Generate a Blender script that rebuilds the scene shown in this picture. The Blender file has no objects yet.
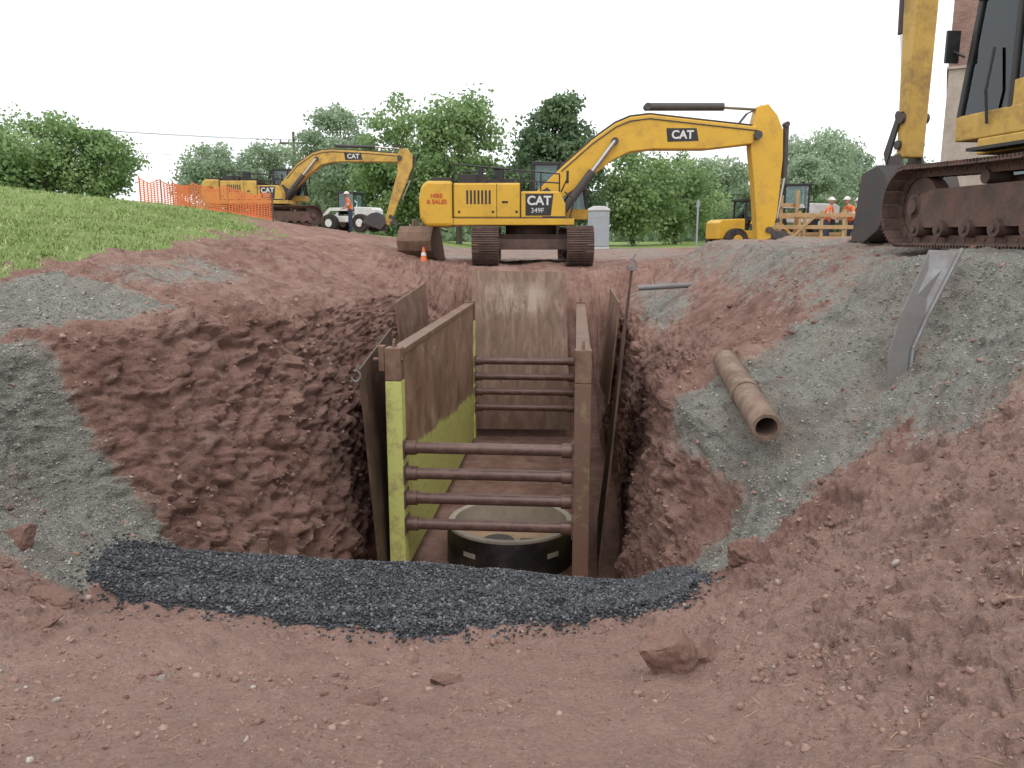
import bpy, math, random
import numpy as np
from mathutils import Matrix, Vector
random.seed(7); rng=np.random.default_rng(7)
sc=bpy.context.scene
sc.view_settings.view_transform='Standard'; sc.view_settings.look='None'; sc.view_settings.exposure=0
COL=sc.collection
R=math.radians
# ---------------------------------------------------------------- materials
def newmat(name):
    m=bpy.data.materials.new(name); m.use_nodes=True
    nt=m.node_tree; b=nt.nodes['Principled BSDF']
    return m,nt,b
def N(nt,t,**k):
    n=nt.nodes.new(t)
    for a,v in k.items(): setattr(n,a,v)
    return n
def ramp(nt,fac,stops):
    r=N(nt,'ShaderNodeValToRGB'); cr=r.color_ramp
    while len(cr.elements)<len(stops): cr.elements.new(.5)
    for e,(p,c) in zip(cr.elements,stops):
        e.position=p; e.color=(c[0],c[1],c[2],1) if not isinstance(c,(int,float)) else (c,c,c,1)
    nt.links.new(fac,r.inputs[0]); return r.outputs[0]
def mixc(nt,fac,a,b,bt='MIX'):
    m=N(nt,'ShaderNodeMix',data_type='RGBA',blend_type=bt)
    if isinstance(fac,(int,float)): m.inputs[0].default_value=fac
    else: nt.links.new(fac,m.inputs[0])
    for s,v in ((6,a),(7,b)):
        if isinstance(v,tuple): m.inputs[s].default_value=(v[0],v[1],v[2],1)
        else: nt.links.new(v,m.inputs[s])
    return m.outputs[2]
def math_(nt,op,a,b=None,c=None):
    m=N(nt,'ShaderNodeMath',operation=op)
    for i,v in enumerate((a,b,c)):
        if v is None: continue
        if isinstance(v,(int,float)): m.inputs[i].default_value=v
        else: nt.links.new(v,m.inputs[i])
    return m.outputs[0]
def noise(nt,co,scale,detail=6,rough=.6,dist=0):
    n=N(nt,'ShaderNodeTexNoise'); n.inputs['Scale'].default_value=scale
    n.inputs['Detail'].default_value=detail; n.inputs['Roughness'].default_value=rough
    n.inputs['Distortion'].default_value=dist
    nt.links.new(co,n.inputs['Vector']); return n.outputs[0]
def bump(nt,b,h,strength=.5,dist=.02):
    n=N(nt,'ShaderNodeBump'); n.inputs['Strength'].default_value=strength; n.inputs['Distance'].default_value=dist
    nt.links.new(h,n.inputs['Height']); nt.links.new(n.outputs[0],b.inputs['Normal'])
def objco(nt): return N(nt,'ShaderNodeTexCoord').outputs['Object']
def paint(name,col,dirt=(.16,.09,.065),amount=.45,rough=.45,scale=2.0,metal=0,lo=.45):
    m,nt,b=newmat(name); co=objco(nt)
    n1=noise(nt,co,scale,10,.68); n2=noise(nt,co,scale*7,6,.6)
    f=math_(nt,'ADD',math_(nt,'MULTIPLY',n1,.75),math_(nt,'MULTIPLY',n2,.25))
    f=ramp(nt,f,[(lo,0.0),(lo+.22,amount)])
    var=noise(nt,co,scale*.4,3)
    c0=mixc(nt,var,tuple(x*.82 for x in col),tuple(min(1,x*1.1) for x in col))
    c=mixc(nt,f,c0,dirt)
    nt.links.new(c,b.inputs['Base Color'])
    rr=math_(nt,'MULTIPLY_ADD',f,.4,rough); nt.links.new(rr,b.inputs['Roughness'])
    b.inputs['Metallic'].default_value=metal
    bump(nt,b,n2,.12,.01)
    return m
M={}
M['yellow']=paint('machine_yellow',(.66,.38,.03),amount=.45,rough=.42,lo=.5)
M['yellow_old']=paint('machine_yellow_worn',(.60,.37,.07),amount=.75,rough=.5,lo=.46)
M['black']=paint('black_paint',(.015,.015,.016),(.08,.06,.05),.5,.45)
M['dgrey']=paint('dark_grey_steel',(.05,.05,.052),(.13,.08,.06),.7,.55)
M['track']=paint('track_steel',(.07,.052,.044),(.20,.12,.095),.95,.6,3,.25,lo=.38)
M['chrome']=paint('cylinder_rod',(.5,.5,.5),(.3,.25,.2),.3,.2,2,1)
M['rust']=paint('rusty_steel',(.14,.078,.052),(.30,.19,.13),.8,.5,2.5,.2,lo=.42)
M['rustdark']=paint('rusty_steel_dark',(.075,.045,.034),(.20,.115,.08),.75,.55,2.0,.3,lo=.45)
M['pipe_rust']=paint('spreader_rust',(.12,.068,.056),(.24,.155,.13),.8,.4,5,.3,lo=.45)
M['white']=paint('white_paint',(.7,.7,.68),(.3,.25,.2),.4,.4)
M['greyplastic']=paint('grey_plastic',(.36,.40,.43),(.3,.27,.24),.3,.5)
M['orange']=paint('orange_hi_vis',(.80,.20,.06),(.4,.15,.08),.35,.7)
M['wood']=paint('timber',(.50,.33,.16),(.28,.18,.10),.6,.75,3)
M['woodpole']=paint('weathered_pole',(.13,.10,.08),(.07,.055,.045),.6,.85,3)
M['concrete']=paint('concrete',(.42,.38,.32),(.28,.20,.15),.6,.85,2,lo=.42)
M['tanfill']=paint('tan_mortar',(.40,.28,.18),(.22,.14,.09),.7,.9,3)
M['bitumen']=paint('bitumen_coating',(.010,.010,.011),(.10,.07,.055),.5,.35,2)
M['red']=paint('red_print',(.6,.04,.02),(.3,.1,.05),.2,.5)
M['galv']=paint('galvanised',(.22,.225,.235),(.22,.17,.14),.8,.5,3,.3,lo=.42)
M['rubber']=paint('rubber',(.02,.02,.02),(.12,.08,.06),.8,.85)
M['clay']=paint('pipe_rusty_grey',(.27,.19,.14),(.14,.085,.062),.85,.7,6,.15,lo=.42)
M['skin']=paint('skin',(.5,.28,.2),(.4,.2,.15),.3,.6)
M['denim']=paint('denim',(.05,.07,.12),(.12,.08,.06),.5,.85)
M['hat']=paint('hard_hat_white',(.75,.75,.72),(.4,.35,.3),.2,.35)
def glassmat():
    m,nt,b=newmat('cab_glass')
    out=nt.nodes['Material Output']; tr=N(nt,'ShaderNodeBsdfTransparent'); tr.inputs[0].default_value=(.74,.82,.82,1)
    gl=N(nt,'ShaderNodeBsdfGlossy'); gl.inputs['Roughness'].default_value=.03; gl.inputs[0].default_value=(.8,.85,.87,1)
    mx=N(nt,'ShaderNodeMixShader'); fr=N(nt,'ShaderNodeFresnel'); fr.inputs[0].default_value=1.7
    nt.links.new(fr.outputs[0],mx.inputs[0]); nt.links.new(tr.outputs[0],mx.inputs[1]); nt.links.new(gl.outputs[0],mx.inputs[2])
    nt.links.new(mx.outputs[0],out.inputs[0]); return m
M['glass']=glassmat()
# ---------------------------------------------------------------- mesh builder
class MB:
    def __init__(s): s.v=[];s.f=[];s.m=[];s.T=None
    def add(s,vs,fs,mat=0):
        o=len(s.v)
        for v in vs:
            v=Vector(v)
            if s.T is not None: v=s.T@v
            s.v.append(tuple(v))
        for f in fs: s.f.append(tuple(i+o for i in f)); s.m.append(mat)
    def box(s,x0,x1,y0,y1,z0,z1,mat=0):
        s.add([(x0,y0,z0),(x1,y0,z0),(x1,y1,z0),(x0,y1,z0),(x0,y0,z1),(x1,y0,z1),(x1,y1,z1),(x0,y1,z1)],
              [(0,3,2,1),(4,5,6,7),(0,1,5,4),(1,2,6,5),(2,3,7,6),(3,0,4,7)],mat)
    def prism(s,pts,y0,y1,mat=0):
        n=len(pts); vs=[(p[0],y0,p[1]) for p in pts]+[(p[0],y1,p[1]) for p in pts]
        a=sum(pts[i][0]*pts[(i+1)%n][1]-pts[(i+1)%n][0]*pts[i][1] for i in range(n))
        fs=[tuple(range(n)),tuple(range(2*n-1,n-1,-1))]+[(i+n,(i+1)%n+n,(i+1)%n,i) for i in range(n)]
        if a<0: fs=[tuple(reversed(f)) for f in fs]
        s.add(vs,fs,mat)
    def cyl(s,p0,p1,r,r2=None,seg=14,mat=0,caps=True):
        p0=Vector(p0);p1=Vector(p1); r2=r if r2 is None else r2
        d=(p1-p0).normalized(); a=d.orthogonal().normalized(); b=d.cross(a)
        vs=[]
        for p,rr in((p0,r),(p1,r2)):
            for i in range(seg):
                t=2*math.pi*i/seg; vs.append(p+a*math.cos(t)*rr+b*math.sin(t)*rr)
        fs=[(i,(i+1)%seg,(i+1)%seg+seg,i+seg) for i in range(seg)]
        if caps: fs+=[tuple(range(seg-1,-1,-1)),tuple(range(seg,2*seg))]
        s.add(vs,fs,mat)
    def tube(s,pts,r,seg=8,mat=0):
        for a,b in zip(pts[:-1],pts[1:]): s.cyl(a,b,r,seg=seg,mat=mat)
    def build(s,name,mats,parent=None,bevel=0,smooth=False,loc=None,rotz=0):
        me=bpy.data.meshes.new(name); me.from_pydata(s.v,[],s.f)
        for m in mats: me.materials.append(M[m] if isinstance(m,str) else m)
        me.polygons.foreach_set('material_index',s.m)
        if smooth:
            me.polygons.foreach_set('use_smooth',[True]*len(s.f)); me.set_sharp_from_angle(angle=R(38))
        me.update()
        o=bpy.data.objects.new(name,me); COL.objects.link(o)
        if bevel:
            bm=o.modifiers.new('bev','BEVEL'); bm.width=bevel; bm.segments=2; bm.limit_method='ANGLE'; bm.angle_limit=R(40)
        if parent: o.parent=parent
        if loc: o.location=loc
        o.rotation_euler[2]=rotz
        return o
def empty(name,loc=(0,0,0),rz=0,scale=1):
    e=bpy.data.objects.new(name,None); COL.objects.link(e); e.location=loc; e.rotation_euler[2]=rz; e.scale=(scale,)*3
    e.empty_display_size=.3
    return e
def textobj(name,body,size,mat,parent,loc,rot=(math.pi/2,0,0),ext=.004,bold=0.0):
    cu=bpy.data.curves.new(name,'FONT'); cu.body=body; cu.size=size; cu.extrude=ext; cu.align_x='CENTER'; cu.align_y='CENTER'; cu.offset=bold
    o=bpy.data.objects.new(name+'_c',cu); COL.objects.link(o)
    dg=bpy.context.evaluated_depsgraph_get(); me=bpy.data.meshes.new_from_object(o.evaluated_get(dg))
    bpy.data.objects.remove(o); me.materials.clear(); me.materials.append(M[mat])
    t=bpy.data.objects.new(name,me); COL.objects.link(t); t.parent=parent; t.location=loc; t.rotation_euler=rot
    return t
# ---------------------------------------------------------------- numpy noise
def h3(ix,iy,iz,seed):
    h=(ix.astype(np.int64)*374761393+iy.astype(np.int64)*668265263+iz.astype(np.int64)*2147483647+seed*1274126177)&0xffffffff
    h=((h^(h>>13))*1274126177)&0xffffffff
    h=((h^(h>>16))*2246822519)&0xffffffff
    h=h^(h>>15)
    return (h&0xffffff)/float(0xffffff)
def vnoise(P,seed=0):
    I=np.floor(P).astype(np.int64); F=P-I; F=F*F*(3-2*F); r=0
    for dx in(0,1):
        for dy in(0,1):
            for dz in(0,1):
                w=(F[:,0] if dx else 1-F[:,0])*(F[:,1] if dy else 1-F[:,1])*(F[:,2] if dz else 1-F[:,2])
                r=r+w*h3(I[:,0]+dx,I[:,1]+dy,I[:,2]+dz,seed)
    return r*2-1
def fbm(P,o=4,seed=0):
    r=0;a=1;t=0
    for i in range(o):
        r=r+a*vnoise(P*(2.03**i)+i*17.3,seed+i); t+=a; a*=.5
    return r/t
def worley(P,seed=0):
    I=np.floor(P).astype(np.int64); f1=np.full(len(P),9.);f2=np.full(len(P),9.);cid=np.zeros(len(P)); off=np.zeros((len(P),3))
    for dx in(-1,0,1):
        for dy in(-1,0,1):
            for dz in(-1,0,1):
                a,b,c=I[:,0]+dx,I[:,1]+dy,I[:,2]+dz
                v=np.stack([a+h3(a,b,c,seed)-P[:,0],b+h3(a,b,c,seed+1)-P[:,1],c+h3(a,b,c,seed+2)-P[:,2]],1)
                d=np.sqrt((v*v).sum(1))
                k=d<f1; f2=np.where(k,f1,np.minimum(f2,d)); cid=np.where(k,h3(a,b,c,seed+3),cid); off=np.where(k[:,None],v,off); f1=np.where(k,d,f1)
    return f1,f2,cid,off
# ---------------------------------------------------------------- terrain
# columns: far-left ... left bank ... trench floor ... right bank ... far-right (metres, z=0 is eye level)
K=[ # y, z(-60), z(-20), [L3,L4,L5,L6,L7,F1,F2,F3,R7,R6,R5,R4,R3], z(20), z(60)
(-20,0,0,[(-10,-.8),(-7,-1),(-6,-1.2),(-5,-1.4),(-4,-1.5),(-3,-1.55),(-.5,-1.55),(1.5,-1.55),(2.2,-1.5),(3,-1.4),(4,-1.2),(5,-1),(8,-.8)],-.6,-.5),
(0,.5,.2,[(-10,-.3),(-6.4,-.7),(-5.4,-1.1),(-4.6,-1.35),(-3.6,-1.5),(-2,-1.55),(-.3,-1.55),(.7,-1.55),(1.4,-1.45),(2.2,-1.2),(3,-.8),(4.2,-.4),(8,-.1)],0,0),
(2,.6,.3,[(-9.5,-.2),(-6,-.6),(-5,-1),(-4.2,-1.3),(-3.4,-1.5),(-2,-1.62),(-.3,-1.64),(.7,-1.6),(1.3,-1.52),(2,-1.25),(2.8,-.85),(4,-.35),(8,-.1)],0,0),
(4,1,.5,[(-9,-.1),(-5.6,-.55),(-5,-.95),(-4.4,-1.4),(-3.5,-1.85),(-2.6,-2.18),(-.5,-2.33),(.9,-2.25),(1.5,-2.0),(2.2,-1.6),(2.9,-1.0),(4.2,-.35),(8,-.1)],0,0),
(5.2,1.2,.6,[(-9,-.05),(-5.6,-.5),(-5.1,-.95),(-4.6,-1.4),(-3.9,-2.1),(-3.0,-2.6),(-.8,-2.8),(.9,-2.75),(1.6,-2.5),(2.4,-2.05),(3.3,-1.15),(4.5,-.3),(8,-.1)],0,0),
(7,1.4,.7,[(-9,-.05),(-5.7,-.45),(-5.2,-.85),(-4.75,-1.1),(-4.3,-2.3),(-3.5,-2.9),(-1,-3.03),(1.2,-3.22),(1.9,-2.95),(2.65,-2.25),(3.8,-1.2),(4.7,-.25),(8,-.1)],0,0),
(8,1.5,.75,[(-9,-.05),(-5.8,-.43),(-5.1,-.8),(-4.3,-1.0),(-3.7,-2.3),(-3.1,-3.6),(-.8,-4.2),(1.3,-4.2),(2.0,-3.6),(2.65,-2.4),(3.9,-1.3),(4.8,-.22),(8,-.1)],0,0),
(9.2,1.6,.8,[(-9,0),(-5.9,-.4),(-5.0,-.7),(-3.8,-.98),(-3.1,-2.6),(-2.5,-5.0),(-.5,-5.1),(1.5,-5.1),(1.75,-3.6),(2.25,-2.15),(3.7,-1.3),(4.8,-.25),(8,-.1)],0,0),
(11,1.8,.95,[(-9.5,.05),(-6,-.33),(-4.9,-.6),(-3.1,-1.1),(-2.5,-2.8),(-2.15,-5.1),(0,-5.1),(1.6,-5.1),(1.75,-3.6),(2.0,-2.05),(3.2,-1.3),(4.6,-.3),(8,-.1)],0,0),
(15,2.0,1.2,[(-10,.3),(-6,-.15),(-4.8,-.5),(-3.0,-1.2),(-2.4,-2.5),(-2.15,-5.1),(.2,-5.1),(2.1,-5.1),(2.2,-3.6),(2.4,-2.2),(3.4,-1.3),(4.7,-.2),(8,-.06)],-.05,0),
(19,2.3,1.5,[(-10,.55),(-5.6,-.05),(-4.4,-.45),(-2.5,-1.35),(-1.9,-2.4),(-1.6,-5.1),(.4,-5.1),(2.2,-5.1),(2.35,-3.4),(2.6,-1.8),(3.6,-1.25),(4.9,-.17),(8.5,-.12)],-.1,0),
(20.7,2.4,1.65,[(-10,.65),(-5.5,-.08),(-4.3,-.5),(-2.4,-1.2),(-1.8,-2.2),(-1.5,-5.1),(.4,-5.1),(2.3,-5.1),(2.45,-3.4),(2.7,-1.7),(3.7,-1.25),(4.9,-.2),(8.5,-.15)],-.15,0),
(21.3,2.5,1.7,[(-10,.7),(-5.4,-.1),(-4.1,-.5),(-2.5,-1.0),(-1.9,-1.2),(-1.2,-1.5),(.5,-1.55),(2,-1.55),(2.5,-1.5),(2.9,-1.4),(3.8,-1.2),(5,-.25),(8.7,-.2)],-.2,0),
(22.6,2.6,1.85,[(-10,.78),(-4.9,-.25),(-3.9,-.55),(-2.8,-.78),(-2,-.88),(-1.2,-.93),(.5,-.95),(2,-.97),(2.6,-1.0),(3.1,-1.05),(4,-1.0),(5.2,-.45),(9,-.3)],-.25,0),
(24,2.7,1.95,[(-10,.85),(-4.8,-.25),(-3.9,-.6),(-2.8,-.8),(-2,-.84),(-1.2,-.84),(.5,-.84),(2,-.84),(2.6,-.85),(3.2,-.86),(4,-.85),(5.3,-.7),(9,-.4)],-.3,0),
(28,2.8,1.95,[(-10,.8),(-4.8,-.1),(-3.8,-.5),(-2.8,-.78),(-2,-.82),(-1.2,-.82),(.5,-.82),(2,-.82),(2.6,-.82),(3.2,-.82),(4,-.82),(5.4,-.75),(9,-.5)],-.35,0),
(40,2.5,1.6,[(-10,.5),(-5,-.3),(-4,-.5),(-3,-.7),(-2,-.75),(-1.2,-.75),(.5,-.75),(2,-.75),(2.6,-.75),(3.2,-.75),(4,-.75),(5.6,-.75),(9,-.7)],-.5,0),
(80,1,.4,[(-10,-.5),(-5,-.6)]+[(x,-.7) for x in(-4,-3,-2,-1.2,.5,2,2.6,3.2,4,5.6,9)],-.6,-.4),
(700,-.8,-.8,[(-10,-.8),(-5,-.8)]+[(x,-.8) for x in(-4,-3,-2,-1.2,.5,2,2.6,3.2,4,5.6,9)],-.8,-.8)]
KY=np.array([k[0] for k in K],float)
KX=np.array([[-500,-60,-20]+[p[0] for p in k[3]]+[20,60,500] for k in K],float)
KZ=np.array([[0,k[1],k[2]]+[p[1] for p in k[3]]+[k[4],k[5],0] for k in K],float)
NC=KX.shape[1]
def section(y):
    return np.array([np.interp(y,KY,KX[:,c]) for c in range(NC)]),np.array([np.interp(y,KY,KZ[:,c]) for c in range(NC)])
def hz(x,y):
    a,b=section(y); return float(np.interp(x,a,b))
segs=[4,14,36,60,44,60,70,64,76,76,66,66,64,56,40,24,10,4]
cp=[]
for i,n in enumerate(segs): cp+=[i+j/n for j in range(n)]
cp=np.array(cp+[NC-1.0]); 
ys=[-20,-12,-6,-3,-1,0,.6,1.0,1.4]
while ys[-1]<24: ys.append(ys[-1]*1.006)
while ys[-1]<690: ys.append(ys[-1]*1.025)
ys=np.array(ys); NY=len(ys); NX=len(cp)
XX=np.zeros((NY,NX)); ZZ=np.zeros((NY,NX))
for j,y in enumerate(ys):
    a,b=section(y); XX[j]=np.interp(cp,np.arange(NC),a); ZZ[j]=np.interp(cp,np.arange(NC),b)
YY=np.repeat(ys[:,None],NX,1); CC=np.repeat(cp[None,:],NY,0)
def sm(A,ax,n):
    for _ in range(n):
        B=A.copy()
        if ax==0: B[1:-1]=.25*A[:-2]+.5*A[1:-1]+.25*A[2:]
        else: B[:,1:-1]=.25*A[:,:-2]+.5*A[:,1:-1]+.25*A[:,2:]
        A=B
    return A
ZZ=sm(sm(ZZ,1,10),0,8); XX=sm(XX,0,8)
def sstep(a,b,x): t=np.clip((x-a)/(b-a),0,1); return t*t*(3-2*t)
def band(x,a,b,s): return sstep(a-s,a+s,x)*(1-sstep(b-s,b+s,x))
P=np.stack([XX,YY,ZZ],-1)
def normals(P):
    du=np.gradient(P,axis=1); dv=np.gradient(P,axis=0); n=np.cross(du,dv); n/=np.linalg.norm(n,axis=-1,keepdims=True)+1e-9
    return n
Nn=normals(P)
F=P.reshape(-1,3)
nz=fbm(F*.7,3,5).reshape(NY,NX); nz2=fbm(F*2.2,3,9).reshape(NY,NX)
cg=np.interp(ys,[0,12,16,20,24,30,60,70],[4.05,4.02,3.98,3.75,3.4,3.1,2.9,19])[:,None]
grass=1-sstep(-.14,.14,CC-cg+nz2*.3+nz*.22)
grass=np.maximum(grass,sstep(44,52,YY)*1.0)
ye=5.15+.72*((XX+.95)/2.5)**2
dark=sstep(-.10,.14,YY-ye+nz2*.22)*(1-sstep(7.6,8.2,YY))*band(XX,-3.65,1.62,.14)*sstep(7.72,7.9,CC)
grey=np.maximum.reduce([band(CC,11.75,14.4,.25)*band(YY,6.9,10.1,.45), band(CC,10.6,12.0,.25)*band(YY,6.5,8.1,.3),
    band(CC,12.6,15.5,.4)*band(YY,5.5,8.8,.5)*.9,
    band(CC,5.7,7.9,.2)*band(YY,5.5,7.6,.3)*1.1, band(CC,4.25,5.6,.15)*band(YY,5.5,9.9,.5),
    band(CC,4.3,5.3,.3)*band(YY,10.5,14.5,1)*.55, band(CC,13.3,15.5,.4)*band(YY,9,24,1)*.55,
    band(CC,12.3,13.2,.3)*band(YY,15,21,1)*.6, sstep(24,30,YY)*band(CC,4.3,15,.3)*.45])
grey=np.clip(grey*(1+.4*nz)+nz2*.18*(grey>.05),0,1)
chunk=np.maximum.reduce([band(CC,5.7,8,.25)*band(YY,6.5,22,.4), band(CC,10,12.7,.3)*band(YY,8.5,22,.4)*.7, band(CC,10.8,15,.5)*band(YY,1,7.2,.4)*.5,
   band(CC,4.1,6.2,.3)*.45, band(YY,4.0,6.2,.3)*band(CC,7.4,12,.5)*.35, band(YY,20.8,23,.3)*band(CC,5,14,.5)*.8])*(1-.6*grey)
chunk=chunk*(.65+.35*sstep(-.35,.25,nz+.5*nz2))
fade=1-sstep(22,34,YY)
under=band(CC,7.9,10.1,.15)*band(YY,9.6,20.8,.3)
near=band(YY,-5,4.9,.4)
track=near*np.exp(-((XX-.05-.1*YY)/.6)**2)
amp=(1-grass*.85)*fade*(1-under*.9)
n1=fbm(F*np.array([1,1,1.4]),4,21).reshape(NY,NX); n3=fbm(F*5.5,4,33).reshape(NY,NX)
n5=fbm(F*22,3,37).reshape(NY,NX)
wp=np.stack([fbm(F*1.7,2,90+k) for k in range(3)],1)
def blocks(sc3,seed,warp):
    f1,f2,cid,off=worley(F*np.array(sc3)+wp*warp,seed)
    g=np.stack([h3((cid*9e5).astype(np.int64),np.zeros(len(F),np.int64)+k,np.zeros(len(F),np.int64),seed+5)-.5 for k in range(3)],1)
    tilt=(off*g).sum(1)
    return ((cid-.45)+tilt*1.6).reshape(NY,NX),sstep(0,.13,f2-f1).reshape(NY,NX)
b1,e1=blocks((3.6,3.6,5.0),40,1.2); b2,e2=blocks((9,9,12),60,1.5); b3,e3=blocks((22,22,27),80,1.5)
D=amp*(.14*n1+.055*n3+.016*n5)*(1-.4*near)*(1-.8*dark)*(1-.4*track)
D+=amp*.16*np.abs(n1)*band(YY,20.6,23.3,.4)*band(CC,4.5,15,.4)
D+=amp*chunk*(.14*b1*e1-.03*(1-e1))
D+=amp*(.2+.8*chunk)*(1-dark)*(1-.7*track)*(.062*b2*e2-.008*(1-e2))
D+=amp*(.38+.62*chunk)*(1-dark)*(1-.5*track)*(.022*b3*e3)*(YY<13)
D+=dark*(.07+.05*nz2)+grass*.05*n1
P=P+Nn*D[...,None]
P[...,2]+=-.035*near*np.exp(-((XX+.35-.25*YY)/.14)**2)-.03*near*np.exp(-((XX-.55-.1*YY)/.13)**2)
def grid_mesh(name,P,attrs,mat):
    ny,nx=P.shape[:2]; me=bpy.data.meshes.new(name)
    idx=np.arange(ny*nx).reshape(ny,nx)
    q=np.stack([idx[:-1,:-1],idx[:-1,1:],idx[1:,1:],idx[1:,:-1]],-1).reshape(-1,4)
    me.vertices.add(ny*nx); me.vertices.foreach_set('co',P.reshape(-1).astype(np.float32))
    me.loops.add(q.size); me.loops.foreach_set('vertex_index',q.reshape(-1).astype(np.int32))
    me.polygons.add(len(q)); me.polygons.foreach_set('loop_start',np.arange(0,q.size,4,dtype=np.int32))
    me.polygons.foreach_set('loop_total',np.full(len(q),4,np.int32)); me.polygons.foreach_set('use_smooth',np.ones(len(q),bool))
    me.update(calc_edges=True)
    for k,a in attrs.items():
        at=me.attributes.new(k,'FLOAT','POINT'); at.data.foreach_set('value',a.reshape(-1).astype(np.float32))
    me.materials.append(mat); o=bpy.data.objects.new(name,me); COL.objects.link(o); return o
def attr(nt,n):
    a=N(nt,'ShaderNodeAttribute'); a.attribute_name=n; return a.outputs['Fac']
def ground_material():
    m,nt,b=newmat('ground_soil'); co=objco(nt)
    big=noise(nt,co,.9,8,.65,.3); mid=noise(nt,co,6,8,.7); fine=noise(nt,co,40,6,.7); vf=noise(nt,co,140,4,.7); patch=noise(nt,co,2.1,6,.6,.8)
    red=ramp(nt,big,[(.32,(.195,.102,.078)),(.5,(.285,.160,.126)),(.68,(.375,.238,.192))])
    red=mixc(nt,ramp(nt,mid,[(.38,0.0),(.7,.6)]),red,(.37,.235,.188))
    red=mixc(nt,ramp(nt,mid,[(.3,.45),(.46,0.0)]),red,(.15,.075,.056))
    red=mixc(nt,ramp(nt,patch,[(.36,.45),(.5,0.0)]),red,(.155,.08,.062))
    red=mixc(nt,ramp(nt,patch,[(.56,0.0),(.7,.55)]),red,(.40,.27,.22))
    red=mixc(nt,attr(nt,'near'),red,mixc(nt,.5,red,(.43,.29,.24)))
    red=mixc(nt,.65,red,mixc(nt,fine,(.05,.05,.05),(1,1,1)),'OVERLAY')
    red=mixc(nt,.35,red,mixc(nt,vf,(.0,.0,.0),(1,1,1)),'OVERLAY')
    v=N(nt,'ShaderNodeTexVoronoi'); v.inputs['Scale'].default_value=60; nt.links.new(co,v.inputs['Vector'])
    sep=N(nt,'ShaderNodeSeparateColor'); nt.links.new(v.outputs['Color'],sep.inputs[0])
    peb=math_(nt,'MULTIPLY',math_(nt,'GREATER_THAN',sep.outputs[0],.88),math_(nt,'LESS_THAN',v.outputs['Distance'],.36))
    pc=ramp(nt,sep.outputs[1],[(0,(.20,.14,.12)),(.5,(.34,.26,.23)),(1,(.46,.41,.37))])
    red=mixc(nt,math_(nt,'MULTIPLY',peb,.65),red,pc)
    v2=N(nt,'ShaderNodeTexVoronoi'); v2.inputs['Scale'].default_value=70; nt.links.new(co,v2.inputs['Vector'])
    sp2=N(nt,'ShaderNodeSeparateColor'); nt.links.new(v2.outputs['Color'],sp2.inputs[0])
    gr=ramp(nt,sp2.outputs[0],[(0,(.18,.175,.15)),(.5,(.29,.285,.245)),(1,(.42,.41,.36))])
    gr=mixc(nt,ramp(nt,mid,[(.35,.0),(.65,.6)]),gr,(.36,.35,.30))
    gr=mixc(nt,ramp(nt,patch,[(.36,.6),(.5,0.0)]),gr,(.18,.17,.148))
    gr=mixc(nt,ramp(nt,big,[(.5,0.0),(.72,.55)]),gr,(.30,.21,.17))
    gf=math_(nt,'ADD',attr(nt,'grey'),math_(nt,'MULTIPLY',math_(nt,'SUBTRACT',mid,.5),1.6))
    gf=math_(nt,'ADD',gf,math_(nt,'MULTIPLY',math_(nt,'SUBTRACT',fine,.5),.7))
    gf=ramp(nt,gf,[(.34,0.0),(.64,1.0)])
    c=mixc(nt,gf,red,gr)
    dk=ramp(nt,sp2.outputs[1],[(0,(.018,.019,.022)),(1,(.10,.105,.115))])
    df=ramp(nt,math_(nt,'ADD',attr(nt,'dark'),math_(nt,'MULTIPLY',math_(nt,'SUBTRACT',fine,.5),.5)),[(.42,0.0),(.55,1.0)])
    c=mixc(nt,df,c,dk)
    g=ramp(nt,math_(nt,'ADD',math_(nt,'MULTIPLY',mid,.5),math_(nt,'MULTIPLY',noise(nt,co,.35,5),.5)),[(.35,(.14,.21,.05)),(.5,(.21,.29,.08)),(.65,(.31,.35,.14))])
    gm=ramp(nt,math_(nt,'ADD',attr(nt,'grass'),math_(nt,'MULTIPLY',math_(nt,'SUBTRACT',mid,.5),.9)),[(.4,0.0),(.6,1.0)])
    c=mixc(nt,gm,c,g)
    nt.links.new(c,b.inputs['Base Color']); b.inputs['Roughness'].default_value=.88
    b.inputs['Specular IOR Level'].default_value=.25
    h=math_(nt,'ADD',math_(nt,'MULTIPLY',fine,1.0),math_(nt,'MULTIPLY',vf,.4)); h=math_(nt,'ADD',h,math_(nt,'MULTIPLY',peb,.25)); h=math_(nt,'ADD',h,math_(nt,'MULTIPLY',mid,1.0))
    h=math_(nt,'SUBTRACT',h,math_(nt,'MULTIPLY',v2.outputs['Distance'],math_(nt,'MULTIPLY',gf,.6)))
    bump(nt,b,h,.9,.045)
    return m
M['ground']=ground_material()
nearm=band(YY,-9,5.6,.6)*band(CC,6,14,1)*(1-dark)
grid_mesh('ground',P,{'grass':grass,'grey':grey,'dark':dark,'near':nearm},M['ground'])
NF=normals(P)
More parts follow.
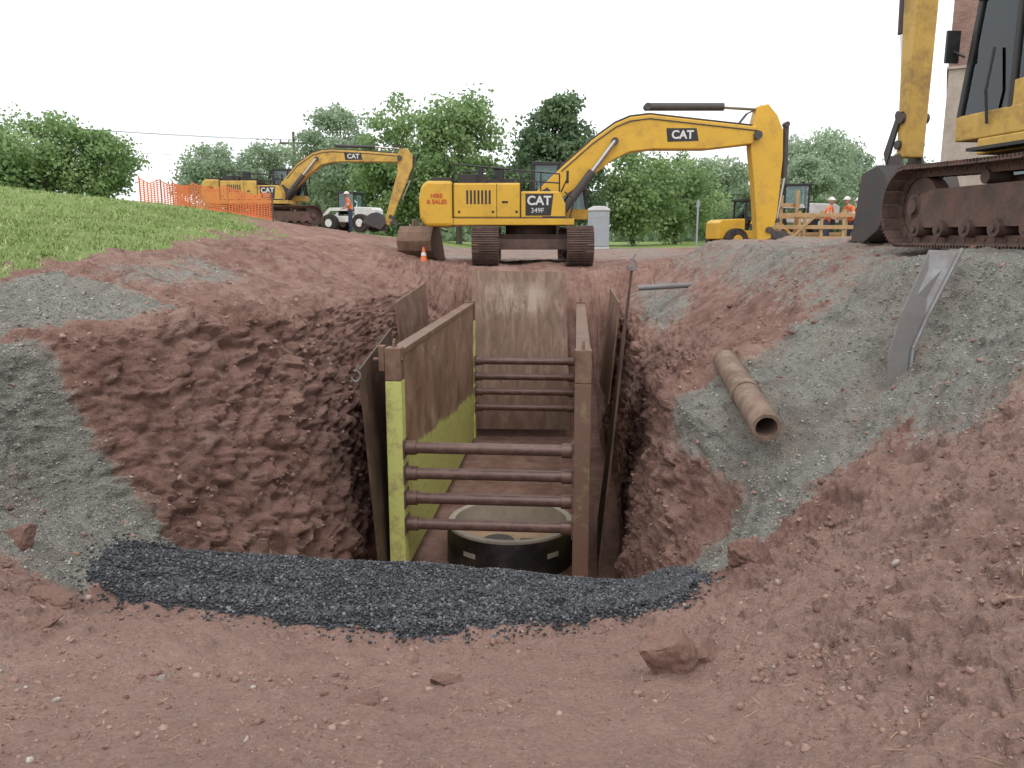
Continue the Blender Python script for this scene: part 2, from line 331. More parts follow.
# ---------------------------------------------------------------- stones
_t=(1+5**.5)/2
ICO=np.array([(-1,_t,0),(1,_t,0),(-1,-_t,0),(1,-_t,0),(0,-1,_t),(0,1,_t),(0,-1,-_t),(0,1,-_t),(_t,0,-1),(_t,0,1),(-_t,0,-1),(-_t,0,1)])/math.sqrt(1+_t*_t)
ICF=np.array([(0,11,5),(0,5,1),(0,1,7),(0,7,10),(0,10,11),(1,5,9),(5,11,4),(11,10,2),(10,7,6),(7,1,8),(3,9,4),(3,4,2),(3,2,6),(3,6,8),(3,8,9),(4,9,5),(2,4,11),(6,2,10),(8,6,7),(9,8,1)])
def trimesh(name,V,Fc,attrs,mat,k=3):
    me=bpy.data.meshes.new(name); me.vertices.add(len(V)); me.vertices.foreach_set('co',V.reshape(-1).astype(np.float32))
    me.loops.add(Fc.size); me.loops.foreach_set('vertex_index',Fc.reshape(-1).astype(np.int32))
    me.polygons.add(len(Fc)); me.polygons.foreach_set('loop_start',np.arange(0,Fc.size,k,dtype=np.int32)); me.polygons.foreach_set('loop_total',np.full(len(Fc),k,np.int32))
    me.update(calc_edges=True)
    for n,a in attrs.items():
        at=me.attributes.new(n,'FLOAT','POINT'); at.data.foreach_set('value',a.astype(np.float32))
    for mm in (mat if isinstance(mat,list) else [mat]): me.materials.append(mm)
    o=bpy.data.objects.new(name,me); COL.objects.link(o); return o
def rrot(n):
    q=rng.normal(size=(n,4)); q/=np.linalg.norm(q,axis=1,keepdims=True); w,x,y,z=q.T
    return np.stack([1-2*(y*y+z*z),2*(x*y-z*w),2*(x*z+y*w),2*(x*y+z*w),1-2*(x*x+z*z),2*(y*z-x*w),2*(x*z-y*w),2*(y*z+x*w),1-2*(x*x+y*y)],1).reshape(n,3,3)
def stones(name,pos,size,mat,tint,an=.35,jit=.25):
    n=len(pos); V=np.repeat(ICO[None],n,0)*(1+rng.uniform(-jit,jit,(n,12,1)))
    for _ in range(2):
        d=rng.normal(size=(n,1,3)); d/=np.linalg.norm(d,axis=2,keepdims=True); k=(V*d).sum(2,keepdims=True); V=V-d*np.maximum(k-.45,0)
    V=V*rng.uniform(1-an,1+an,(n,1,3)); V=np.einsum('nij,nkj->nki',rrot(n),V)*size[:,None,None]
    V[:,:,2]*=.75; V+=pos[:,None,:]
    Fc=(ICF[None]+(np.arange(n)*12)[:,None,None]).reshape(-1,3)
    return trimesh(name,V.reshape(-1,3),Fc,{'tint':np.repeat(tint,12)},mat)
def sample(n,y0,y1,c0,c1,mask,power=1):
    j0,j1=np.searchsorted(ys,[y0,y1]); i0,i1=np.searchsorted(cp,[c0,c1])
    out=[];tot=0
    while tot<n:
        jj=rng.uniform(j0,j1-1,n*2); ii=rng.uniform(i0,i1-1,n*2); j=jj.astype(int); i=ii.astype(int); fj=(jj-j)[:,None]; fi=(ii-i)[:,None]
        ok=rng.uniform(0,1,n*2)<mask[j,i]**power
        p=P[j,i]*(1-fj)*(1-fi)+P[j+1,i]*fj*(1-fi)+P[j,i+1]*(1-fj)*fi+P[j+1,i+1]*fj*fi
        out.append(np.concatenate([p,NF[j,i]],1)[ok]); tot+=ok.sum()
        if ok.sum()==0: break
    o=np.concatenate(out)[:n]; return o[:,:3],o[:,3:]
def tintmat(name,stops,rough=.85,spec=.3):
    m,nt,b=newmat(name); co=objco(nt)
    c=ramp(nt,attr(nt,'tint'),stops); n=noise(nt,co,45,5); n2=noise(nt,co,9,6,.7)
    c=mixc(nt,.5,c,mixc(nt,n,(0,0,0),(1,1,1)),'OVERLAY'); c=mixc(nt,.45,c,mixc(nt,n2,(0,0,0),(1,1,1)),'OVERLAY')
    nt.links.new(c,b.inputs['Base Color']); b.inputs['Roughness'].default_value=rough; b.inputs['Specular IOR Level'].default_value=spec
    bump(nt,b,math_(nt,'ADD',n,n2),.7,.02); return m
M['dkstone']=tintmat('crushed_stone_dark',[(0,(.018,.019,.022)),(.6,(.05,.053,.06)),(.9,(.11,.115,.125)),(1,(.24,.24,.25))],.5,.5)
M['clod']=tintmat('soil_clods',[(0,(.18,.10,.08)),(.5,(.29,.175,.14)),(.93,(.38,.25,.205)),(.975,(.38,.30,.26)),(1,(.46,.41,.37))])
M['gstone']=tintmat('grey_crushed_stone',[(0,(.16,.155,.135)),(.6,(.29,.285,.245)),(1,(.44,.43,.385))])
p,n=sample(32000,5,8.0,7.7,11.4,np.clip(dark,0,1),2)
p2,n2=sample(900,4.3,7.6,7.0,12,np.clip(sm(sm(dark,0,60),1,60)-.0,0,1)*(1-dark))
p=np.concatenate([p,p2]); n=np.concatenate([n,n2])
stones('gravel_pile',p+n*.006,rng.uniform(.008,.018,len(p)),M['dkstone'],rng.uniform(0,1,len(p)))
cl_=sstep(-.15,.35,nz2+.4*nz)*.85+.15
cm=(1-dark)*(1-grass)*(1-grey*.7)*(1-under)*cl_*(1-.7*track)
p,n=sample(17000,1.7,13,5.2,15,cm)
s=.004+.020*rng.pareto(2.9,len(p)).clip(0,2.6)*.6; s*=np.interp(p[:,1],[2,4,12],[.5,.8,1.5])
p2,n2=sample(18000,1.9,5.6,6.2,14,(1-dark)*(.3+.7*cl_))
s2=rng.uniform(.0018,.0055,len(p2))*np.interp(p2[:,1],[2,5],[.8,1.6])
p=np.concatenate([p,p2]); n=np.concatenate([n,n2]); s=np.concatenate([s,s2])
stones('soil_clods',p+n*(s*.08)[:,None],s,M['clod'],rng.uniform(0,1,len(p)))
p,n=sample(16000,5.3,16,4,15.6,np.clip(grey,0,1)*(1-grass),1.5)
s=.005+.014*rng.random(len(p))**3; s*=np.interp(p[:,1],[5,14],[.9,1.5])
stones('crushed_stone',p+n*.002,s,M['gstone'],rng.uniform(0,1,len(p)))
import bmesh
def rock(loc,sc3,rz,tint=.5,name='rock'):
    bm=bmesh.new(); bmesh.ops.create_icosphere(bm,subdivisions=5,radius=1)
    rr=random.Random(int(loc[0]*1000+loc[1]*77)); pl=[(Vector((rr.gauss(0,1),rr.gauss(0,1),rr.gauss(0,1))).normalized(),rr.uniform(.45,.75)) for _ in range(10)]
    q=np.array([tuple(v.co) for v in bm.verts]); d=fbm(q*1.6+loc[0]*3.1,4,77); d2=fbm(q*6+loc[0],4,79)
    for i,v in enumerate(bm.verts):
        c=v.co.copy()
        for nn,kk in pl:
            k=c.dot(nn)
            if k>kk: c-=nn*(k-kk)*.95
        v.co=c*(1+.22*float(d[i])+.16*float(d2[i]))
    for f in bm.faces: f.smooth=True
    me=bpy.data.meshes.new(name); bm.to_mesh(me); bm.free()
    at=me.attributes.new('tint','FLOAT','POINT'); at.data.foreach_set('value',[tint]*len(me.vertices))
    me.materials.append(M['clod']); o=bpy.data.objects.new(name,me); COL.objects.link(o)
    o.location=loc; o.scale=[a*1.25 for a in sc3]; o.rotation_euler=(random.uniform(-.5,.5),random.uniform(-.5,.5),rz); return o
for (x,y,dz,sx,sy,sz,rz,t) in [(.78,3.75,.05,.14,.09,.17,.6,.5),(.99,3.85,-.02,.12,.09,.08,.2,.35),(-.68,3.2,.0,.10,.08,.05,.4,.35),(-.55,3.12,.0,.05,.05,.03,.4,.5),(-.33,3.7,.0,.07,.06,.04,0,.4),
     (-3.75,5.75,.03,.15,.12,.09,.8,.3),(-3.2,5.2,.0,.13,.11,.07,.1,.35),(-2.9,4.6,-.02,.10,.08,.06,1,.45),
     (2.0,6.2,-.04,.19,.16,.12,.3,.3),(-1.65,3.45,.01,.026,.022,.018,1,.99)]:
    rock((x,y,hz(x,y)+dz),(sx,sy,sz),rz,t)
p,n=sample(220,1.9,6,6.5,13,(1-dark)*cl_)
k_=len(p); a=rng.uniform(0,6.28,k_); L_=rng.uniform(.015,.05,k_); d=np.stack([np.cos(a)*L_,np.sin(a)*L_,rng.normal(0,.006,k_)],1); w_=np.stack([-np.sin(a),np.cos(a),np.zeros(k_)],1)*.0012
c0=p+n*.006; V=np.stack([c0-d-w_,c0+d-w_,c0+d+w_,c0-d+w_],1).reshape(-1,3)
ms,nt_,bs=newmat('straw'); bs.inputs['Base Color'].default_value=(.40,.30,.17,1); bs.inputs['Roughness'].default_value=.8
trimesh('straw',V,np.arange(k_*4).reshape(-1,4),{},ms,4)
# ---------------------------------------------------------------- grass
p,n=sample(60000,6.5,34,2.0,4.2,np.clip(grass,0,1)*(.3+.7*sstep(-.3,.2,nz2)),2)
m_=len(p); hgt=rng.uniform(.02,.075,m_)*np.interp(p[:,1],[7,30],[1,1.5]); a=rng.uniform(0,6.28,m_); w=rng.uniform(.004,.010,m_)*np.interp(p[:,1],[7,30],[1,2.4])
dx=np.stack([np.cos(a)*w,np.sin(a)*w,np.zeros(m_)],1); lean=rng.normal(0,.035,(m_,3)); lean[:,2]=hgt
V=np.stack([p-dx,p+dx,p+lean],1).reshape(-1,3)
mg,nt,b=newmat('grass_blades'); c=ramp(nt,attr(nt,'tint'),[(0,(.14,.23,.05)),(.5,(.22,.32,.09)),(.8,(.33,.39,.15)),(1,(.46,.43,.25))]); nt.links.new(c,b.inputs['Base Color']); b.inputs['Roughness'].default_value=.6
trimesh('grass',V,np.arange(m_*3).reshape(-1,3),{'tint':np.repeat(rng.uniform(0,1,m_),3)},mg)
# ---------------------------------------------------------------- trees
def leafmat(name,a,bc,c3):
    m,nt,b=newmat(name); c=ramp(nt,attr(nt,'tint'),[(0,a),(.5,bc),(1,c3)]); nt.links.new(c,b.inputs['Base Color'])
    b.inputs['Roughness'].default_value=.6
    tr=N(nt,'ShaderNodeBsdfTranslucent'); nt.links.new(c,tr.inputs[0]); mx=N(nt,'ShaderNodeMixShader'); mx.inputs[0].default_value=.4
    nt.links.new(b.outputs[0],mx.inputs[1]); nt.links.new(tr.outputs[0],mx.inputs[2]); nt.links.new(mx.outputs[0],nt.nodes['Material Output'].inputs[0]); return m
M['leaf']=leafmat('leaves',(.17,.26,.10),(.25,.37,.15),(.34,.45,.20))
M['leafd']=leafmat('leaves_dark',(.09,.16,.08),(.13,.21,.10),(.19,.28,.14))
M['leafhaze']=leafmat('leaves_far_hazed',(.27,.35,.23),(.34,.44,.29),(.42,.51,.35))  # paler greens put the distance haze into the leaf colour
M['bark']=paint('bark',(.15,.12,.10),(.08,.065,.055),.6,.9,3)
def tree(x,y,top,width,mat='leaf',name='deciduous_tree',ncl=70,lpc=150,low=.12,cone=False):
    z0=hz(x,y); H=top-z0; cz=z0+H*(low+1)/2; rz_=H*(1-low)/2; rx=width/2
    cl=[]
    while len(cl)<ncl:
        q=rng.uniform(-1,1,3); r=np.linalg.norm(q)
        if r>1 or r<.3*rng.random(): continue
        if cone: k=1-.6*(q[2]+1)/2; q=np.array([q[0]*k*1.15,q[1]*k*1.15,q[2]])
        else: q[:2]*=(1.0-.25*abs(q[2]))
        cl.append(q*np.array([rx*.9,rx*.9,rz_*.9])*rng.uniform(.85,1.06)+np.array([x,y,cz]))
    cl=np.array(cl); cr=rng.uniform(.07,.19,ncl)*width*(.9 if not cone else .75)
    ct=rng.uniform(0,1,ncl)
    n=ncl*lpc; ci=np.repeat(np.arange(ncl),lpc); d=rng.normal(size=(n,3)); d/=np.linalg.norm(d,axis=1,keepdims=True)
    pos=cl[ci]+d*(cr[ci]*(.4+.95*rng.random(n)**.8))[:,None]*np.array([1,1,.7])
    s=rng.uniform(.08,.17,n)*(.6+width/16)
    nrm=d*.6+rng.normal(size=(n,3))*.6; nrm/=np.linalg.norm(nrm,axis=1,keepdims=True)
    a=np.cross(nrm,rng.normal(size=(n,3))); a/=np.linalg.norm(a,axis=1,keepdims=True); b_=np.cross(nrm,a)
    a*=s[:,None]; b_*=(s*.7)[:,None]
    V=np.stack([pos-a,pos-b_,pos+a,pos+b_],1).reshape(-1,3)
    tint=np.clip(ct[ci]*.7+rng.uniform(-.1,.4,n),0,1)
    o=trimesh(name,V,np.arange(n*4).reshape(-1,4),{'tint':np.repeat(tint,4)},M[mat],4)
    mb=MB(); r0=max(.12,width*.028); mb.cyl((x,y,z0-.3),(x,y,cz-rz_*.3),r0,r0*.75,8); mb.cyl((x,y,cz-rz_*.3),(x+.2,y,cz+rz_*.5),r0*.75,r0*.2,8)
    for i in range(12):
        t=cl[rng.integers(ncl)]; s0=Vector((x,y,cz-rz_*rng.uniform(.0,.7))); mid=s0.lerp(Vector(t),.5)+Vector((0,0,.3)); mb.cyl(s0,mid,r0*.4,r0*.28,6); mb.cyl(mid,t,r0*.28,r0*.1,6)
    tr=mb.build('trunk',['bark'],smooth=True); tr.parent=o
    return o
tree(-34.2,60,8.9,9,ncl=70); tree(-30.9,61,8.6,7,ncl=60); tree(-39,64,7.3,8); tree(-37,58,6.2,6)
tree(-27,75,8.2,8,'leafhaze'); tree(-23,78,9.0,8,'leafhaze'); tree(-18.5,80,6.8,6,'leafhaze')
tree(-14.6,70,11.4,8.5,'leafhaze',ncl=85); tree(-7.9,61,10.2,8.5,ncl=80,low=.02); tree(-3.9,60,10.8,8.2,ncl=95,low=.0); tree(-9.5,64,6.5,7,low=0)
tree(3.0,55,9.9,7.6,'leafd',ncl=130,lpc=170,cone=True,low=.02); tree(1.6,57,7,7.5,'leafd',low=0); tree(8.6,58,6.4,8,low=.0); tree(12.4,62,6.2,7.5,low=.0)
tree(18.2,74,7.6,8.5,'leafhaze',low=0); tree(23,84,6.8,8,'leafhaze'); tree(29.5,80,10.7,10,'leafhaze',ncl=95); tree(35,86,9.6,9,'leafhaze'); tree(26.5,74,7.5,6,'leafhaze'); tree(39,82,8.8,7,'leafhaze')
def distant():
    Vs=[];T=[]
    for k in range(150):
        x=rng.uniform(-110,120); y=rng.uniform(85,115); h=rng.uniform(4,6.3); n=320
        d=rng.normal(size=(n,3)); d/=np.linalg.norm(d,axis=1,keepdims=True); c=np.array([x,y,h*.35-1]); pos=c+d*rng.uniform(.5,1.05,(n,1))*np.array([3.2,2.5,h*.55])
        nr=d+rng.normal(size=(n,3))*.6; nr/=np.linalg.norm(nr,axis=1,keepdims=True); a=np.cross(nr,rng.normal(size=(n,3))); a/=np.linalg.norm(a,axis=1,keepdims=True); b_=np.cross(nr,a); s=rng.uniform(.25,.45,(n,1))
        Vs.append(np.stack([pos-a*s,pos-b_*s,pos+a*s,pos+b_*s],1).reshape(-1,3)); T.append(np.full(n*4,rng.uniform(.1,.9)))
    V=np.concatenate(Vs); trimesh('distant_trees',V,np.arange(len(V)).reshape(-1,4),{'tint':np.concatenate(T)},M['leafhaze'],4)
distant()
# ---------------------------------------------------------------- trench shield
def rustramp(nt,co,sc3,s=2.2):
    mp=N(nt,'ShaderNodeMapping'); mp.inputs['Scale'].default_value=sc3; nt.links.new(co,mp.inputs[0]); return noise(nt,mp.outputs[0],s,9,.72,.6)
def shield_mat():
    m,nt,b=newmat('shield_panel_paint'); co=objco(nt); sp=N(nt,'ShaderNodeSeparateXYZ'); nt.links.new(co,sp.inputs[0])
    n1=noise(nt,co,1.3,8,.65); n2=noise(nt,co,9,6,.7); st=rustramp(nt,co,(1,.8,.8),1.7); st2=rustramp(nt,co,(1,2.5,.35),3)
    v=math_(nt,'ADD',sp.outputs[2],math_(nt,'MULTIPLY',sp.outputs[1],.086))
    v=math_(nt,'ADD',v,math_(nt,'MULTIPLY',math_(nt,'SUBTRACT',n2,.5),.25)); v=math_(nt,'ADD',v,math_(nt,'MULTIPLY',math_(nt,'SUBTRACT',n1,.5),.5))
    f=ramp(nt,math_(nt,'MULTIPLY_ADD',v,.2,1.0),[(.375,1.0),(.392,0.0)])
    yg=mixc(nt,st,(.42,.45,.11),(.60,.60,.21)); yg=mixc(nt,ramp(nt,n2,[(.5,0.0),(.72,.8)]),yg,(.26,.17,.115))
    ru=ramp(nt,st,[(.34,(.15,.082,.056)),(.48,(.24,.145,.098)),(.58,(.30,.195,.135)),(.66,(.40,.31,.235))])
    ru=mixc(nt,ramp(nt,st2,[(.5,0.0),(.68,.55)]),ru,(.26,.115,.055))
    ru=mixc(nt,ramp(nt,n1,[(.33,.55),(.5,0.0)]),ru,(.115,.068,.052))
    c=mixc(nt,f,ru,yg); nt.links.new(c,b.inputs['Base Color']); b.inputs['Roughness'].default_value=.5; b.inputs['Metallic'].default_value=.12; bump(nt,b,n2,.15,.01); return m
M['shield']=shield_mat()
def headmat():
    m,nt,b=newmat('head_plate_steel'); co=objco(nt); sp=N(nt,'ShaderNodeSeparateXYZ'); nt.links.new(co,sp.inputs[0])
    st=rustramp(nt,co,(2.2,1,.5),2.5); n1=noise(nt,co,1.1,7,.65); n2=noise(nt,co,12,6,.7)
    g=math_(nt,'MULTIPLY',ramp(nt,math_(nt,'MULTIPLY_ADD',sp.outputs[2],.25,1.25),[(.70,0.0),(.79,1.0),(.90,1.0),(.97,.1)]),ramp(nt,math_(nt,'MULTIPLY_ADD',sp.outputs[0],.3,.5),[(.22,.1),(.4,1.0),(.68,1.0),(.85,.1)]))
    c=ramp(nt,st,[(.32,(.12,.07,.05)),(.5,(.20,.12,.085)),(.66,(.29,.19,.14))])
    c=mixc(nt,math_(nt,'MULTIPLY',g,ramp(nt,math_(nt,'ADD',math_(nt,'MULTIPLY',st,.4),math_(nt,'MULTIPLY',n1,.6)),[(.44,0.0),(.58,.75)])),c,(.42,.34,.27))
    nt.links.new(c,b.inputs['Base Color']); b.inputs['Roughness'].default_value=.5; b.inputs['Metallic'].default_value=.15; bump(nt,b,n2,.15,.01); return m
M['headplate']=headmat()
M['ygpost']=paint('yellow_green_paint',(.56,.58,.18),(.24,.15,.10),.9,.5,3,lo=.47)
M['rustpost']=paint('rusted_post',(.19,.11,.078),(.47,.45,.18),.75,.6,2.5,.1,lo=.53)
SH=empty('trench_shield',(-.34,10.9,0),-math.atan2(.66,8.3))
Lb=8.3; W=1.235; TH=.17
for sgn,nm in((-1,'left_panel'),(1,'right_panel')):
    mb=MB(); x0,x1=sorted((sgn*W,sgn*(W+TH)))
    mb.box(x0,x1,.0,Lb,-4.87,-1.62,0)
    o=mb.build(nm,['shield'],SH,.012)
    mb=MB()
    for yy in(-.0,Lb-.2):
        xa,xb=sorted((sgn*(W-.03),sgn*(W+TH+.03)))
        mb.box(xa,xb,yy-.03 if yy<1 else yy,yy+.2,-4.9,-2.0,0 if sgn<0 else 2); mb.box(xa,xb,yy-.03 if yy<1 else yy,yy+.2,-1.995,-1.53,1)
    mb.box(x0-.02,x1+.02,.18,Lb-.2,-1.66,-1.57,1)
    for k in range(5):
        yy=.9+k*1.6; xa,xb=sorted((sgn*(W+TH),sgn*(W+TH+.05))); mb.box(xa,xb,yy,yy+.12,-4.8,-1.69,1)
    if sgn<0:
        mb.box(-W-TH-.12,-W-TH-.035,-.02,.10,-1.86,-1.5,1); mb.cyl((-W-TH-.2,.03,-1.7),(-W+.05,.03,-1.7),.03,seg=12,mat=1)
    mb.build(nm+'_posts',['ygpost','rust','rustpost'],SH,.01)
mb=MB()
for yy in(.10,Lb-.1):
    for z in(-2.98,-3.36,-3.73,-4.12):
        mb.cyl((-W+.02,yy,z),(W-.02,yy,z),.082,seg=20)
        for s in(-1,1):
            mb.cyl((s*(W-.02),yy,z),(s*(W-.2),yy,z),.105,seg=20); 
            mb.box(*sorted((s*(W-.05),s*(W-.025))),yy-.13,yy+.13,z-.13,z+.13)
mb.build('spreader_bars',['pipe_rust'],SH,smooth=True)
mb=MB()
for s in(-1,1):
    for yy in(.1,Lb-.1):
        mb.tube([(s*(W+.08),yy+math.cos(t)*.07,-1.53+math.sin(t)*.1) for t in np.linspace(0,math.pi,7)],.02)
mb.build('lifting_eyes',['rust'],SH)
def plate(name,A,B,C_,D_,th,mat,hook=None):
    A,B,C_,D_=map(Vector,(A,B,C_,D_)); n=(B-A).cross(D_-A).normalized()*th
    e=empty(name); mb=MB(); mb.add([A,B,C_,D_,A+n,B+n,C_+n,D_+n],[(0,3,2,1),(4,5,6,7),(0,1,5,4),(1,2,6,5),(2,3,7,6),(3,0,4,7)])
    mb.build('plate',[mat],e,.004)
    if hook:
        h=Vector(hook); mb=MB()
        mb.tube([h+Vector((-.01+math.sin(t)*.06,0,math.cos(t)*.075)) for t in np.linspace(-.4,4.6,10)],.013)
        mb.tube([h+Vector((0,0,.07)),h+Vector((.04,.0,.14))],.012)
        mb.build('lifting_hook',['galv'],e,smooth=True)
    return e
plate('steel_plate',(-1.84,10.5,-4.9),(-1.80,13.2,-4.9),(-2.02,13.2,-1.5),(-2.05,10.5,-1.75),.03,'rustdark',(-2.06,10.45,-1.83))
plate('steel_plate',(-1.72,14.0,-4.9),(-1.55,17.3,-4.9),(-1.90,17.3,-1.0),(-2.06,14.0,-1.15),.03,'rust')
plate('steel_plate',(1.23,10.9,-4.9),(1.50,13.4,-4.9),(1.98,13.4,-.44),(1.60,10.9,-.42),.035,'rustdark',(1.62,10.88,-.38))
plate('steel_plate',(-1.12,20.1,-4.9),(1.5,20.0,-4.9),(1.38,20.9,-.92),(-1.02,21.0,-.9),.03,'headplate')
plate('steel_plate',(2.02,16.5,-3.5),(2.12,19.2,-3.5),(2.35,19.2,-1.25),(2.2,16.5,-1.35),.03,'rust')
# ---------------------------------------------------------------- manhole
e=empty('concrete_manhole',(-.02,12.25,0)); mb=MB()
def ring(mb,ro,ri,z0,z1,mat_o,mat_t,mat_i,seg=56):
    vs=[]
    for r,z in((ro,z0),(ro,z1-.03),(ro-.02,z1),(ri,z1),(ri,z0)):
        vs+=[(r*math.cos(2*math.pi*i/seg),r*math.sin(2*math.pi*i/seg),z) for i in range(seg)]
    base=len(mb.v); mb.add(vs,[],0)
    for k,mt in((0,mat_o),(1,mat_t),(2,mat_t),(3,mat_i)):
        for i in range(seg):
            j=(i+1)%seg; mb.f.append((base+k*seg+i,base+k*seg+j,base+(k+1)*seg+j,base+(k+1)*seg+i)); mb.m.append(mt)
ring(mb,1.02,.90,-5.2,-4.48,0,1,1)
mb.build('barrel',['bitumen','concrete'],e,smooth=True)
mb=MB(); mb.cyl((0,0,-5.1),(0,0,-4.84),.898,seg=48); mb.build('benching',['tanfill'],e,smooth=True)
mb=MB(); mb.cyl((-.2,.0,-4.84),(-.2,.0,-4.832),.26,seg=24); mb.box(.15,.55,-.35,-.1,-4.84,-4.76); mb.build('painted_hole',['bitumen'],e)  # flat black disc paints the shade of a hole; block shares its black
lb=MB()
for a0,a1 in((-2.35,-2.12),(-1.0,-.78)):
    n=5
    for i in range(n):
        t0=a0+(a1-a0)*i/n; t1=a0+(a1-a0)*(i+1)/n; q=1.024
        lb.add([(q*math.cos(t0),q*math.sin(t0),-4.80),(q*math.cos(t1),q*math.sin(t1),-4.80),(q*math.cos(t1),q*math.sin(t1),-4.72),(q*math.cos(t0),q*math.sin(t0),-4.72)],[(0,1,2,3)])
lb.build('stencil_marks',['concrete'],e)
# ---------------------------------------------------------------- drain pipe on right bank
e=empty('drain_pipe'); mb=MB(); a=Vector((2.60,7.95,-1.93)); d=(Vector((2.80,10.4,-1.62))-a); L=d.length; d.normalize(); u=d.orthogonal().normalized(); w=d.cross(u); seg=32
prof=[(0.0,.112),(0.0,.148),(.02,.155),(L*.42,.155),(L*.42,.172),(L*.42+.12,.172),(L*.42+.12,.155),(L,.155)]
vs=[];
for s_,r in [(L,.112)]+prof:
    vs+=[a+d*s_+u*math.cos(2*math.pi*i/seg)*r+w*math.sin(2*math.pi*i/seg)*r for i in range(seg)]
mb.add(vs,[(k*seg+i,k*seg+(i+1)%seg,(k+1)*seg+(i+1)%seg,(k+1)*seg+i) for k in range(len(prof)) for i in range(seg)])
mb.build('pipe_wall',['clay'],e,smooth=True)
mb=MB(); mb.cyl(a+d*1.0,a+d*1.02,.111,seg=24); mb.build('bore_disc',['rubber'],e)  # near-black disc closing the pipe bore
e=empty('steel_sheet'); mb=MB()
pts=[(4.22,8.2,-.14),(4.52,8.15,-.15),(4.12,7.95,-.80),(3.96,7.85,-1.10),(3.90,7.75,-1.52),(3.70,7.75,-1.60),(3.70,7.8,-1.15),(3.86,7.9,-.72)]
th=Vector((.01,.035,.0)); vs=[Vector(q) for q in pts]; vs+=[v+th for v in vs]
mb.add(vs,[(0,1,2,7),(7,2,3,6),(6,3,4,5),(8+7,8+2,8+1,8),(8+6,8+3,8+2,8+7),(8+5,8+4,8+3,8+6)]+[(i+8,(i+1)%8+8,(i+1)%8,i) for i in range(8)])
mb.build('sheet',['galv'],e,.006)
mb=MB(); mb.tube([(4.52,8.14,-.13),(4.12,7.93,-.80),(3.96,7.83,-1.10),(3.90,7.73,-1.52)],.022,8); mb.build('rolled_edge',['galv'],e,smooth=True)
mb=MB(); mb.cyl((2.7,17.2,-1.1),(4.5,17.0,-.98),.06,seg=14); mb.build('conduit_pipe',['galv'],smooth=True)
# ---------------------------------------------------------------- excavators
def bucket(parent,loc,ang,s,mat='dgrey',w=.72,name='bucket'):
    outer=[(.55,.08),(.0,.02),(-.17,-.25),(-.22,-.6),(-.08,-.95),(.28,-1.18),(.75,-1.24),(1.2,-1.08)]
    inner=[(1.2,-1.03),(.75,-1.17),(.31,-1.11),(-.02,-.91),(-.15,-.6),(-.11,-.28),(.03,-.05),(.55,.02)]
    T=Matrix.Translation(loc)@Matrix.Rotation(ang,4,'Y')@Matrix.Scale(s,4)
    mb=MB(); mb.T=T
    mb.prism(outer+inner,-w,w)
    for y in(-w-.02,w-.03): mb.prism(outer,y,y+.05)
    for k in range(5):
        y=-w+.02+k*(2*w-.18)/4; mb.prism([(1.1,-1.02),(1.12,-1.15),(1.42,-1.0)],y,y+.14)
    for y in(-.25,.19): mb.prism([(.0,-.05),(.05,.28),(.3,.34),(.5,.28),(.55,.04)],y,y+.06)
    return mb.build(name,[mat],parent,.01)
